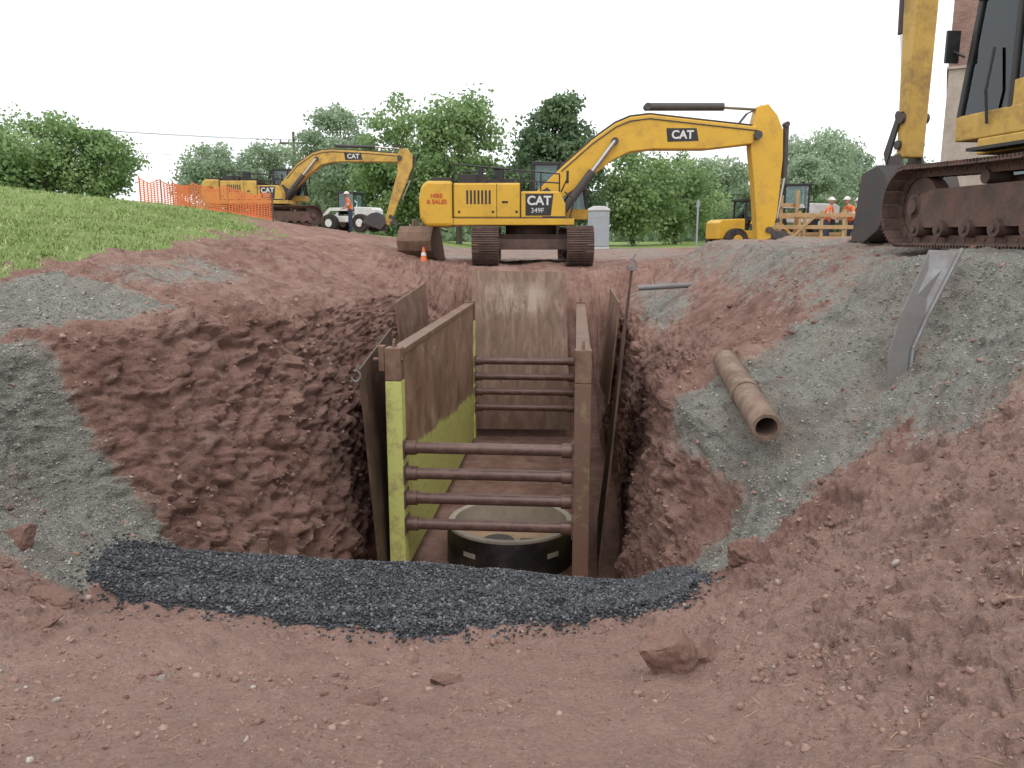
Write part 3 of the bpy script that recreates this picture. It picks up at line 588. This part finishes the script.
def tracks(parent,ang,g=1.37,sw=.78,L=4.9,H=1.08,mud='track'):
    ce=bpy.data.objects.new('undercarriage',None); COL.objects.link(ce); ce.parent=parent; ce.rotation_euler[2]=ang
    Rr=H/2; a=L/2-Rr; per=4*a+2*math.pi*Rr; n=int(round(per/.2))
    for sgn,nm in((-1,'right_track'),(1,'left_track')):
        mb=MB()
        for i in range(n):
            s=per*i/n
            if s<2*a: x,z,th=-a+s,0,0
            elif s<2*a+math.pi*Rr: q=(s-2*a)/Rr; x,z,th=a+Rr*math.sin(q),Rr-Rr*math.cos(q),q
            elif s<4*a+math.pi*Rr:
                k=s-2*a-math.pi*Rr; x,z,th=a-k,2*Rr-.05*math.sin(math.pi*k/(2*a)),math.pi
            else: q=(s-4*a-math.pi*Rr)/Rr; x,z,th=-a-Rr*math.sin(q),Rr+Rr*math.cos(q),math.pi+q
            mb.T=Matrix.Translation((x,sgn*g,z))@Matrix.Rotation(-th,4,'Y')
            mb.box(-.092,.092,-sw/2,sw/2,.0,.025)
            for gx in(-.08,-.01,.06): mb.box(gx,gx+.02,-sw/2,sw/2,-.035,.0)
            for ly in(-.13,.09): mb.box(-.1,.1,ly,ly+.04,.025,.13)
            mb.cyl((.095,-.14,.075),(.095,.14,.075),.03,seg=8)
        mb.build(nm+'_shoes',[mud],ce)
        mb=MB(); y=sgn*g
        mb.prism([(-a-.05,.3),(-a+.3,.24),(a-.3,.24),(a+.05,.36),(a+.05,.66),(a-.4,.76),(-a+.4,.76),(-a-.05,.7)],y-.2,y+.2,0)
        for k in range(9):
            x=-a+.15+k*(2*a-.3)/8; mb.cyl((x,y-.26,.22),(x,y+.26,.22),.115,seg=16,mat=0); mb.cyl((x,y-.29,.22),(x,y+.29,.22),.05,seg=12,mat=0)
        for x in(-a*.4,a*.4): mb.cyl((x,y-.16,.86),(x,y+.16,.86),.09,seg=14)
        mb.cyl((a,y-.1,Rr),(a,y+.1,Rr),Rr-.13,seg=28); mb.cyl((a,y-.2,Rr),(a,y+.2,Rr),.18,seg=20); mb.cyl((a,y-.24,Rr),(a,y+.24,Rr),.1,seg=20)
        mb.cyl((-a,y-.05,Rr),(-a,y+.05,Rr),Rr-.16,seg=28); mb.cyl((-a,y-.24,Rr),(-a,y+.24,Rr),.26,seg=24); mb.cyl((-a,y-.3,Rr),(-a,y+.3,Rr),.16,seg=20)
        for q in range(14):
            t=q/14*2*math.pi; mb.T=Matrix.Translation((-a,y,Rr))@Matrix.Rotation(t,4,'Y'); mb.box(Rr-.2,Rr-.08,-.05,.05,-.04,.04); mb.T=None
        mb.build(nm+'_frame',[mud],ce,smooth=True)
    mb=MB(); mb.box(-1.0,1.0,-g+.2,g-.2,.5,.88); mb.box(-1.35,-.9,-g+.2,g-.2,.42,.72); mb.box(.9,1.35,-g+.2,g-.2,.42,.72); mb.cyl((0,0,.88),(0,0,1.14),.8,seg=32)
    mb.build('car_body',[mud],ce,.02)
    return ce
def excavator(loc,yaw,cang,scale,top,bot,stick,bucket_at,name='excavator',Y='yellow',label='349F',cyls=None,btxt=.34,TL=4.9,sw_=.24,cabx=0):
    E=empty(name,loc,yaw,scale); tracks(E,cang,L=TL)
    mb=MB(); mb.box(-2.7,1.25,-1.48,1.48,1.14,1.34,0); mb.build('deck',[Y],E,.02)
    mb=MB(); 
    prof=[(-3.33,1.35),(-3.36,1.9),(-3.28,2.28),(-3.1,2.42),(-2.35,2.42),(-2.35,1.1),(-3.15,1.1)]
    mb.prism(prof,-1.5,1.5); mb.build('counterweight',[Y],E,.09)
    mb=MB(); mb.box(-2.34,-.35,-1.47,1.47,1.345,2.36); mb.build('engine_house',[Y],E,.05)
    mb=MB(); mb.prism([(-.345,1.345),(.98,1.345),(.98,1.75),(.80,2.12),(-.345,2.12)],-1.47,-.62); mb.build('right_tank_box',[Y],E,.04)
    mb=MB(); mb.box(-2.2,-1.35,-1.35,1.2,2.36,2.62); mb.box(-1.3,-.5,-1.2,1.1,2.36,2.5); mb.box(-3.0,-2.4,-1.3,1.3,2.425,2.52)
    mb.cyl((-1.6,.7,2.6),(-1.6,.7,3.0),.09); mb.cyl((-1.0,-.7,2.45),(-1.0,-.7,2.8),.16); mb.cyl((-1.0,-.7,2.8),(-1.0,-.7,2.86),.2)
    for k in range(7): mb.box(-1.95+k*.11,-1.89+k*.11,-1.478,-1.46,1.75,2.15)
    mb.box(-.36,-.33,-1.476,1.476,1.36,2.34); mb.box(-1.06,-1.04,-1.476,-1.46,1.36,2.34); mb.box(-2.352,-2.335,-1.49,1.49,1.15,2.38)
    mb.box(-.9,-.72,-1.484,-1.46,1.78,1.84); mb.box(.3,1.0,-1.478,-1.46,1.345,1.40)
    mb.box(-2.3,1.2,-1.483,-1.46,1.335,1.365)
    for x in(-2.2,-1.2,-.5): mb.box(x,x+.07,-1.488,-1.46,1.5,1.56)
    mb.build('vents_and_trim',['black'],E,.008)
    mb=MB()
    rail=lambda pts:mb.tube(pts,.022,8)
    rail([(-.3,-1.4,2.12),(-.3,-1.4,2.72),(.8,-1.4,2.62),(.8,-1.4,2.1)]); rail([(-.3,-1.4,2.42),(.8,-1.4,2.36)]); rail([(.25,-1.4,2.1),(.25,-1.4,2.66)])
    rail([(-.3,-1.4,2.72),(-2.3,-1.4,2.9),(-2.3,-1.4,2.3)]); rail([(-.9,-1.4,2.35),(-.9,-1.4,2.78)]); rail([(-1.6,-1.4,2.35),(-1.6,-1.4,2.83)]); rail([(-.35,-.7,2.1),(-.35,-.7,2.8),(-.35,1.3,2.8)])
    rail([(-2.3,1.4,2.3),(-2.3,1.4,2.9),(-.3,1.4,2.9)]); rail([(1.1,-1.45,1.3),(1.25,-1.45,1.9),(.95,-1.45,2.1)])
    mb.box(1.0,1.06,-1.62,-1.36,2.35,2.7); rail([(.85,-1.4,2.1),(1.03,-1.5,2.5)])
    mb.build('handrails_and_mirror',['black'],E)
    C0,C1,y0,y1=.02+cabx,1.82+cabx,.52,1.47; zb,zt=1.345,3.12
    mb=MB(); mb.prism([(C0,zb),(C1,zb),(C1+.02,zb+.32),(C0,zb+.32)],y0,y1,0)
    mb.prism([(C0-.02,zt-.09),(C1-.22,zt-.09),(C1-.25,zt),(C0+.03,zt+.03)],y0-.02,y1+.02,1)
    for y in(y0,y1-.08):
        mb.prism([(C1-.07,zb+.3),(C1+.02,zb+.3),(C1-.2,zt-.08),(C1-.29,zt-.08)],y,y+.08,1)
        mb.box(C0,C0+.12,y,y+.08,zb+.3,zt-.08,1); mb.box(C0+.82,C0+.9,y,y+.08,zb+.3,zt-.08,1)
        mb.box(C0+.1,C0+.84,y+.01,y+.07,zb+.3,zb+.62,0)
    mb.box(C1-.12,C1+.0,y0+.08,y1-.08,zb+.9,zb+.95,1)
    mb.build('cab_frame',[Y,'black'],E,.015)
    mb=MB()
    for y in(y0+.035,y1-.045):
        mb.prism([(C0+.12,zb+.62),(C0+.82,zb+.62),(C0+.82,zt-.09),(C0+.12,zt-.09)],y,y+.01); mb.prism([(C0+.9,zb+.32),(C1-.07,zb+.32),(C1-.27,zt-.09),(C0+.9,zt-.09)],y,y+.01)
    mb.prism([(C1-.02,zb+.32),(C1-.01,zb+.32),(C1-.24,zt-.09),(C1-.25,zt-.09)],y0+.08,y1-.08); mb.box(C0+.03,C0+.04,y0+.08,y1-.08,zb+.5,zt-.1)
    mb.build('cab_glass',['glass'],E)
    mb=MB(); mb.T=Matrix.Translation((cabx,0,0)); mb.box(.4,.9,.75,1.2,1.68,1.95); mb.box(.35,.5,.75,1.2,1.95,2.6); mb.box(1.3,1.5,.7,1.25,1.68,2.2); mb.build('seat_and_console',['black'],E,.03)
    mb=MB(); mb.T=Matrix.Translation((cabx,0,0)); mb.tube([(1.2,1.5,1.5),(1.2,1.56,1.9),(1.2,1.5,2.4)],.018); mb.tube([(1.75,1.5,2.4),(1.9,1.56,2.5)],.015); mb.box(1.88,1.92,1.48,1.66,2.35,2.75)
    mb.box(.1,1.2,1.48,1.75,1.16,1.2); mb.build('grab_rail_and_step',['black'],E)
    mb=MB(); mb.prism(top+bot[::-1],-.33,.33,0); mb.build('boom',[Y],E,.03)
    mb=MB()
    for y in(-.36,.33): 
        mb.prism([(top[0][0]-.02,top[0][1]-.1),(top[0][0]+.35,top[0][1]+.15),(bot[0][0]+.4,bot[0][1]+.1),(bot[0][0],bot[0][1]-.1)],y,y+.03)
    mb.cyl((top[-1][0]+.02,-.42,(top[-1][1]+bot[-1][1])/2),(top[-1][0]+.02,.42,(top[-1][1]+bot[-1][1])/2),.13,seg=18)
    hp=((top[3][0]+bot[3][0])/2,(top[3][1]+bot[3][1])/2); mb.cyl((hp[0],-.5,hp[1]),(hp[0],.5,hp[1]),.11,seg=18)
    hose=[(p_[0],p_[1]+.05) for p_ in top[1:]]
    for y in(-.18,-.1,.12): mb.tube([(a_,y,b_) for a_,b_ in hose],.025,6)
    mb.tube([(a_,-.345,b_-.12) for a_,b_ in top[1:]],.018,6)
    h0=top[-1]; 
    for y in(-.12,.0,.12): mb.tube([(h0[0]-.5,y,h0[1]+.1),(h0[0]-.25,y,h0[1]+.42),(h0[0]+.05,y,h0[1]+.55),(h0[0]+.25,y,h0[1]+.3)],.022,6)
    mb.build('pins_and_hoses',['dgrey'],E,smooth=True)
    mb=MB()
    for y in(-.47,.47):
        s0=Vector((.85,y,1.42)); s1=Vector((hp[0],y,hp[1])); md=s0.lerp(s1,.6); mb.cyl(s0,md,.13,seg=16,mat=0); mb.cyl(md,s1,.07,seg=14,mat=1)
    if cyls:
        for (p0,p1,p2,r) in cyls:
            mb.cyl((p0[0],0,p0[1]),(p1[0],0,p1[1]),r,seg=16,mat=0); mb.cyl((p1[0],0,p1[1]),(p2[0],0,p2[1]),r*.55,seg=14,mat=1)
            mb.cyl((p0[0],-.14,p0[1]),(p0[0],.14,p0[1]),r*.9,seg=14,mat=0); mb.cyl((p2[0],-.14,p2[1]),(p2[0],.14,p2[1]),r*.8,seg=14,mat=0)
    mb.build('hydraulic_cylinders',['dgrey','chrome'],E,smooth=True)
    mb=MB(); mb.prism(stick,-sw_,sw_,0)
    mb.build('stick',[Y],E,.03)
    mb=MB(); zs=[q[1] for q in stick]; zr=max(zs)-min(zs); cx=sum(q[0] for q in stick if q[1]<min(zs)+.3*zr)/max(1,len([q for q in stick if q[1]<min(zs)+.3*zr]))
    mb.cyl((cx,-sw_-.06,min(zs)+.12*zr),(cx,sw_+.06,min(zs)+.12*zr),.09,seg=16); mb.cyl((cx+.05,-sw_-.05,min(zs)+.04*zr),(cx+.05,sw_+.05,min(zs)+.04*zr),.08,seg=16)
    for y in(-sw_-.05,sw_+.01): mb.prism([(cx-.02,min(zs)+.14*zr),(cx+.1,min(zs)+.14*zr),(cx+.42,min(zs)+.02*zr),(cx+.32,min(zs)-.02*zr)],y,y+.04)
    mb.build('bucket_linkage',['dgrey'],E,smooth=True)
    bucket(E,(bucket_at[0],0,bucket_at[1]),bucket_at[2],bucket_at[3] if len(bucket_at)>3 else 1.0)
    mb=MB(); mb.prism([(-.2,1.42),(.55,1.42),(.62,2.05),(-.2,2.05)],-1.482,-1.474); mb.build('decal_panel',['black'],E)
    textobj('decal_text','CAT',.36,'white',E,(.2,-1.486,1.84),bold=.010); textobj('decal_number',label,.2,'white',E,(.15,-1.486,1.56))
    textobj('hire_text','HIRE\n& SALES',.17,'red',E,(-2.82,-1.512,1.9),bold=.002)
    k=len(top)-2; bz=(top[k][1]+bot[k][1])/2+.0; bx=top[k][0]-.75
    mb=MB(); mb.prism([(bx-.45,bz-.2),(bx+.5,bz-.17),(bx+.42,bz+.2),(bx-.5,bz+.2)],-.338,-.331); mb.build('boom_decal',['black'],E)
    textobj('boom_text','CAT',btxt,'white',E,(bx,-.342,bz),bold=.010)
    return E
top=[(.13,2.15),(.92,2.9),(1.87,3.72),(2.56,4.2),(3.0,4.38),(3.6,4.45),(5.35,4.26),(6.87,4.1)]
bot=[(.6,1.74),(1.1,2.08),(1.87,2.63),(2.5,3.12),(3.0,3.36),(3.7,3.44),(5.35,3.44),(6.77,3.6)]
stick=[(6.72,4.0),(6.87,4.7),(7.2,4.78),(7.5,4.45),(7.70,4.0),(7.74,3.2),(7.66,1.5),(7.48,.5),(7.1,.5),(6.9,2.3),(6.72,3.5)]
cy=[((3.55,4.72),(5.9,4.72),(7.02,4.66),.12),((7.85,4.2),(7.88,2.6),(7.72,1.3),.09)]
excavator((.6,25.7,-.83),0,R(-90),1.0,top,bot,stick,(7.6,.75,R(15),.9),cyls=cy)
q2=lambda L_:[(a_*1.27,b_*1.27+.12) for a_,b_ in L_]
top2=q2([(.34,1.55),(.8,2.0),(1.28,2.55),(1.96,3.0),(2.4,3.12),(2.8,3.15),(4.3,3.08),(5.7,2.98)])
bot2=q2([(.77,1.2),(1.1,1.5),(1.6,1.95),(2.3,2.5),(2.7,2.6),(3.2,2.64),(4.3,2.64),(5.66,2.64)])
stick2=q2([(5.62,2.85),(5.72,3.2),(6.05,3.22),(6.28,2.95),(6.25,2.4),(5.55,.8),(5.2,-.1),(4.95,-.02),(5.3,1.2),(5.6,2.2)])
excavator((-10.0,34,.42),R(3),R(25),.74,top2,bot2,stick2,(6.4,.1,R(140),.8),Y='yellow_old',label='320',cyls=[((3.7,4.35),(5.9,4.3),(7.3,4.2),.09),((8.05,3.8),(7.8,2.5),(7.3,1.4),.08)])
top3=[(.2,2.1),(.8,3.2),(1.5,4.6),(2.1,5.6),(2.6,6.0),(3.2,6.3),(4.2,6.5),(5.0,6.55)]
bot3=[(.75,1.8),(1.3,2.6),(2.1,4.0),(2.6,4.8),(3.0,5.15),(3.4,5.35),(4.2,5.7),(4.95,5.95)]
stick3=[(4.75,6.3),(4.8,6.95),(5.25,6.9),(5.4,6.2),(5.2,4.6),(5.0,1.45),(4.78,1.45),(4.74,4.2),(4.72,5.5)]
excavator((7.17,9.05,-.12),R(97.5),R(-3),.95,top3,bot3,stick3,(4.75,1.3,R(20),.9),Y='yellow_old',label='330',cyls=[((3.2,6.6),(4.4,6.9),(5.0,6.9),.1),((5.5,5.8),(5.4,3.6),(5.15,2.2),.09)],TL=5.9,sw_=.19,cabx=-.12)
bk=empty('excavator_bucket',(-3.15,27.0,-.8),R(70)); bucket(bk,(0,0,1.1),R(10),.85,'rust')
# ---------------------------------------------------------------- wheel loaders
def loader(loc,rz,s,mat,name):
    e=empty(name,loc,rz,s); mb=MB()
    for x in(-1.1,1.1):
        for y in(-.85,.85): mb.cyl((x,y-.2,.55),(x,y+.2,.55),.55,seg=24,mat=1); mb.cyl((x,y-.22,.55),(x,y+.22,.55),.25,seg=16,mat=0)
    mb.build('wheels',[mat,'rubber'],e,.03)
    mb=MB(); mb.prism([(-1.9,.6),(-1.9,1.35),(-1.7,1.5),(-.5,1.55),(-.5,1.0),(1.5,1.0),(1.6,.6)],-.6,.6); mb.box(1.4,1.6,-.5,.5,.5,1.1); mb.build('chassis_and_hood',[mat],e,.05)
    mb=MB()
    for x,y in((-.5,-.55),(-.5,.48),(.6,-.55),(.6,.48)): mb.box(x,x+.08,y,y+.08,1.0,2.35)
    mb.box(-.6,.8,-.62,.62,2.35,2.47); mb.build('cab_frame',['black'],e,.02)
    mb=MB(); mb.box(-.42,.6,-.53,-.52,1.3,2.35); mb.box(-.42,.6,.52,.53,1.3,2.35); mb.box(.63,.64,-.47,.48,1.1,2.35); mb.build('cab_glass',['glass'],e)
    mb=MB()
    for y in(-.75,.65): mb.prism([(-.3,1.3),(-.2,1.5),(1.2,1.5),(2.3,.55),(2.2,.35),(1.1,1.3)],y,y+.1)
    mb.build('lift_arms',[mat],e,.02)
    bucket(e,(2.3,0,.9),R(-10),.7,'dgrey',1.2); return e
loader((-8.6,44,hz(-8.6,44)),R(160),.85,'white','skid_steer_loader')
loader((10.7,37,-.72),R(15),.95,'yellow','wheel_loader')
loader((13.2,38,.0),R(170),.95,'white','skid_steer_loader')
# ---------------------------------------------------------------- portable toilet
e=empty('portable_toilet',(5.0,47,-.75),R(-8)); mb=MB(); mb.box(-.6,.6,-.6,.6,.1,2.15); mb.build('walls',['greyplastic'],e,.04)
mb=MB(); mb.prism([(-.66,2.15),(.66,2.15),(.62,2.25),(.3,2.4),(-.3,2.4),(-.62,2.25)],-.66,.66); mb.box(-.62,.62,-.62,.62,0,.1); mb.build('roof_and_base',['white'],e,.03)
mb=MB(); mb.box(-.42,.42,-.63,-.6,.15,2.05); mb.cyl((.45,.45,2.3),(.45,.45,2.65),.05); mb.box(-.3,.3,-.64,-.63,1.75,1.9); mb.build('door_and_vent',['greyplastic'],e,.01)
# ---------------------------------------------------------------- cone, posts, poles, wires
e=empty('traffic_cone',(-2.68,24.6,hz(-2.68,24.6)-.03),0,.8); mb=MB(); mb.cyl((0,0,.04),(0,0,.62),.15,.035,20); mb.box(-.19,.19,-.19,.19,0,.045); mb.build('cone_body',['orange'],e,smooth=False)
mb=MB(); mb.cyl((0,0,.30),(0,0,.42),.106,.082,20); mb.build('reflective_band',['white'],e)
mb=MB(); mb.cyl((10.0,44,-.8),(10.0,44,1.9),.05); mb.box(9.92,10.08,43.96,44.04,1.5,1.8); mb.build('marker_post',['greyplastic'],None,.01)
e=empty('utility_pole',(-18.4,70,0)); mb=MB(); mb.cyl((0,0,-.5),(0,0,8.6),.17,.11,12); mb.box(-1.2,1.2,-.07,.07,7.6,7.75); mb.box(-.9,.9,-.07,.07,6.7,6.82)
for x in(-1.1,-.4,.4,1.1): mb.cyl((x,0,7.75),(x,0,7.95),.05,mat=0)
mb.build('pole_and_crossarms',['woodpole'],e)
e=empty('overhead_wires'); mb=MB()
for dx,zz in((-1.1,7.9),(1.1,7.9),(0,6.3)):
    for tgt in((-70,62,11.5),(-20+dx,140,9)):
        a=Vector((-18.4+dx,70,zz)); b_=Vector(tgt)+Vector((0,dx,zz-7.6)); pts=[a.lerp(b_,t)-Vector((0,0,6*t*(1-t)*.5)) for t in np.linspace(0,1,14)]
        mb.tube(pts,.018,5)
mb.build('cables',['dgrey'],e)
# ---------------------------------------------------------------- orange safety fence
def fence(pts,h,name='safety_fence'):
    e=empty(name); net=MB(); post=MB()
    for (a,b_) in zip(pts[:-1],pts[1:]):
        L=math.dist(a,b_); n=max(2,int(L/.12)); g=[]
        for i in range(n+1):
            t=i/n; x=a[0]+(b_[0]-a[0])*t; y=a[1]+(b_[1]-a[1])*t+.05*math.sin(i*.7); z=hz(x,y)+.03; sag=.14*math.sin(math.pi*t)**2+.03*math.sin(i*.9)
            g.append((x,y,z,h-sag))
        for i in range(n):
            (x0,y0,z0,h0),(x1,y1,z1,h1)=g[i],g[i+1]
            for k in range(13):
                f=k/12; w=.032 if 0<k<12 else .05
                net.add([(x0,y0,z0+h0*f),(x1,y1,z1+h1*f),(x1,y1,z1+h1*f+w),(x0,y0,z0+h0*f+w)],[(0,1,2,3)])
            dx=(x1-x0)*.38;dy=(y1-y0)*.38
            net.add([(x0,y0+.003,z0),(x0+dx,y0+dy+.003,z0),(x0+dx,y0+dy+.003,z0+h0),(x0,y0+.003,z0+h0)],[(0,1,2,3)])
        post.cyl((a[0],a[1]+.04,hz(*a)-.2),(a[0],a[1]+.04,hz(*a)+h+.12),.025)
    post.cyl((b_[0],b_[1]+.04,hz(*b_)-.2),(b_[0],b_[1]+.04,hz(*b_)+h+.12),.025)
    net.build('netting',['orange'],e); post.build('stakes',['woodpole'],e)
fence([(-12.6,30.5),(-11.4,29.5),(-9.9,28.6),(-8.2,28.0)],.85); fence([(-14.6,32.2),(-13.9,32.5),(-13.2,33.5)],.95)
# ---------------------------------------------------------------- timber guardrail and planks
e=empty('timber_guardrail',(10.6,27.5,-.5)); mb=MB()
for x in(-1.7,-.95,-.2,.55,1.3,1.75): mb.box(x,x+.09,0,.09,-.2,1.28+.1*((x*7)%1))
for z in(.35,.72,1.12): mb.box(-1.85,1.95,-.045,-.003,z,z+.13)
for x in(-1.7,-.2,1.3): mb.box(x,x+.09,1.6,1.69,-.2,1.3)
for z in(.5,1.1): mb.box(-1.85,1.95,1.695,1.735,z,z+.12)
mb.prism([(-1.6,.1),(-1.48,.1),(-.3,1.2),(-.42,1.2)],-.09,-.05); mb.box(-1.0,-.9,.2,.3,0,2.0); mb.box(-1.45,-1.36,.4,.5,0,1.85); mb.box(-1.6,-.8,.35,.39,1.45,1.58)
for k in range(5): mb.box(-.1+.03*k,1.9-.04*k,.35,.75,.1+.06*k,.15+.06*k)
mb.build('posts_rails_and_planks',['wood'],e,.006)
# ---------------------------------------------------------------- workers
def worker(loc,rz,bend=.15,arm=.6,name='construction_worker'):
    e=empty(name,loc,rz)
    J={'pel':((0,0,.95),.15),'wst':((bend*.3,0,1.12),.14),'chs':((bend*.9,0,1.36),.165),'nk':((bend*1.3,0,1.50),.07),'hd0':((bend*1.5,0,1.56),.06)}
    E=[('pel','wst',0),('wst','chs',0),('chs','nk',0),('nk','hd0',2)]
    for s,n in((-1,'r'),(1,'l')):
        J['hp'+n]=((0,s*.1,.9),.1);J['kn'+n]=((.04,s*.12,.5),.07);J['an'+n]=((0,s*.12,.1),.05);J['to'+n]=((.16,s*.13,.04),.045)
        E+=[('pel','hp'+n,1),('hp'+n,'kn'+n,1),('kn'+n,'an'+n,1),('an'+n,'to'+n,3)]
        cx=bend*.95
        J['sh'+n]=((cx,s*.2,1.42),.075);J['el'+n]=((cx+.12*arm,s*.27,1.16),.052);J['wr'+n]=((cx+.38*arm,s*.22,1.02+.1*arm),.034);J['pa'+n]=((cx+.38*arm+.07,s*.21,1.0+.1*arm),.038)
        E+=[('chs','sh'+n,0),('sh'+n,'el'+n,0),('el'+n,'wr'+n,2),('wr'+n,'pa'+n,2)]
        for k in range(4):
            b0=J['pa'+n][0]; J[f'f{k}{n}']=((b0[0]+.055,b0[1]+(-.03+.02*k),b0[2]-.01),.010); J[f'g{k}{n}']=((b0[0]+.085+.006*(k%3),b0[1]+(-.03+.02*k),b0[2]-.035),.008); E+=[('pa'+n,f'f{k}{n}',2),(f'f{k}{n}',f'g{k}{n}',2)]
        J['th'+n]=((J['pa'+n][0][0]+.02,J['pa'+n][0][1]-s*.05,J['pa'+n][0][2]),.011); E.append(('pa'+n,'th'+n,2))
    ks=list(J); me=bpy.data.meshes.new('body'); me.from_pydata([J[k][0] for k in ks],[(ks.index(a),ks.index(b_)) for a,b_,_ in E],[])
    o=bpy.data.objects.new('body_tmp',me); COL.objects.link(o); bpy.context.view_layer.objects.active=o
    md=o.modifiers.new('s','SKIN'); 
    for i,k in enumerate(ks): r=J[k][1]; me.skin_vertices[0].data[i].radius=(r,r)
    me.skin_vertices[0].data[0].use_root=True
    o.modifiers.new('ss','SUBSURF').levels=1
    dg=bpy.context.evaluated_depsgraph_get(); m2=bpy.data.meshes.new_from_object(o.evaluated_get(dg)); bpy.data.objects.remove(o)
    m2.materials.clear()
    for k in('orange','denim','skin','rubber','white'): m2.materials.append(M[k])
    seg=[(np.array(J[a][0]),np.array(J[b_][0]),t) for a,b_,t in E]
    for pl in m2.polygons:
        c=np.array(pl.center); best=9;bt=0
        for a,b_,t in seg:
            d=b_-a; u_=np.clip(np.dot(c-a,d)/np.dot(d,d),0,1); q=np.linalg.norm(c-a-u_*d)
            if q<best: best=q;bt=t
        if bt==0 and 1.22<c[2]<1.27: bt=4
        pl.material_index=bt; pl.use_smooth=True
    b=bpy.data.objects.new('body',m2); COL.objects.link(b); b.parent=e
    hx=bend*1.6; mb=MB()
    def ell(c,r,mat,zc=None):
        vs=[];fs=[];n1_,n2_=14,10
        for i in range(n2_+1):
            ph=math.pi*i/n2_
            for k in range(n1_): th=2*math.pi*k/n1_; vs.append((c[0]+r[0]*math.sin(ph)*math.cos(th),c[1]+r[1]*math.sin(ph)*math.sin(th),max(c[2]+r[2]*math.cos(ph),zc if zc else -9)))
        for i in range(n2_):
            for k in range(n1_): fs.append((i*n1_+k,(i+1)*n1_+k,(i+1)*n1_+(k+1)%n1_,i*n1_+(k+1)%n1_))
        mb.add(vs,fs,mat)
    ell((hx,0,1.66),(.095,.075,.12),0); ell((hx+.1,0,1.645),(.02,.014,.024),0)
    for s in(-1,1): ell((hx,s*.078,1.65),(.02,.012,.03),0); ell((hx+.086,s*.03,1.675),(.01,.012,.008),3)
    ell((hx+.088,0,1.60),(.008,.025,.006),2)
    ell((hx-.01,0,1.69),(.125,.105,.125),1,1.695); ell((hx+.03,0,1.697),(.16,.115,.012),1)
    mb.build('head_and_hard_hat',['skin','hat','red','black'],e,smooth=True)
    return e
def wk(x,y,*a): worker((x,y,hz(x,y)),*a)
wk(11.9,28.5,R(200),.2,.8); wk(11.0,28.6,R(-40),.1,.5); wk(12.7,29.0,R(160),.25,.9)
wk(-7.2,36.5,R(200),.1,.5)
# ---------------------------------------------------------------- brick building
def brickmat():
    m,nt,b=newmat('brickwork'); co=objco(nt); mp=N(nt,'ShaderNodeMapping'); mp.inputs['Rotation'].default_value=(R(90),0,0); nt.links.new(co,mp.inputs[0])
    br=N(nt,'ShaderNodeTexBrick'); br.inputs['Scale'].default_value=4.2; br.inputs['Color1'].default_value=(.19,.10,.08,1); br.inputs['Color2'].default_value=(.26,.15,.115,1); br.inputs['Mortar'].default_value=(.36,.32,.29,1); br.inputs['Mortar Size'].default_value=.014
    nt.links.new(mp.outputs[0],br.inputs[0]); c=mixc(nt,.4,br.outputs[0],mixc(nt,noise(nt,co,1,6),(0,0,0),(1,1,1)),'OVERLAY'); nt.links.new(c,b.inputs['Base Color']); b.inputs['Roughness'].default_value=.9; return m
M['brick']=brickmat()
e=empty('brick_building',(15.5,30,-.5),-R(28)); mb=MB()
mb.box(0,26,0,16,6.4,10.5,0); mb.build('brick_walls',['brick'],e)
mb=MB(); mb.box(.03,25.97,.03,15.97,-.5,6.3,0); mb.box(-.1,26.1,-.1,16.1,10.505,10.75,0); mb.box(-.04,26.04,-.04,16.04,6.305,6.395,0); mb.build('concrete_base_and_coping',['concrete'],e,.01)
mb=MB();mg_=MB()
for k in range(6):
    for z in(1.5,7.2):
        x=2+k*4; mb.box(x-.08,x+1.88,-.03 if z>5 else 0.0,.02,z-.08,z+1.88); mg_.box(x,x+1.8,-.045 if z>5 else -.015,-.035 if z>5 else -.005,z,z+1.8); 
mb.build('window_frames',['white'],e); mg_.build('window_panes',['glass'],e)
# ---------------------------------------------------------------- camera, light
cam=bpy.data.cameras.new('Camera'); co_=bpy.data.objects.new('Camera',cam); COL.objects.link(co_); co_.location=(0,0,0); co_.rotation_euler=(R(90-10.5),0,0)
cam.lens=28.125; cam.sensor_width=36; cam.clip_end=3000; sc.camera=co_
w=bpy.data.worlds.new('World'); sc.world=w; w.use_nodes=True; nt=w.node_tree; bg=nt.nodes['Background']
sk=N(nt,'ShaderNodeTexSky',sky_type='NISHITA'); sk.sun_disc=False; sk.sun_elevation=R(55); sk.sun_rotation=R(200); sk.air_density=1; sk.dust_density=5
c=mixc(nt,.92,sk.outputs[0],(9.7,9.9,10.2)); nt.links.new(c,bg.inputs[0]); bg.inputs[1].default_value=.15
sun=bpy.data.lights.new('sun','SUN'); sun.energy=1.0; sun.angle=R(30); sun.color=(1,.985,.96); so=bpy.data.objects.new('sun',sun); COL.objects.link(so); so.rotation_euler=(R(35),0,R(20))
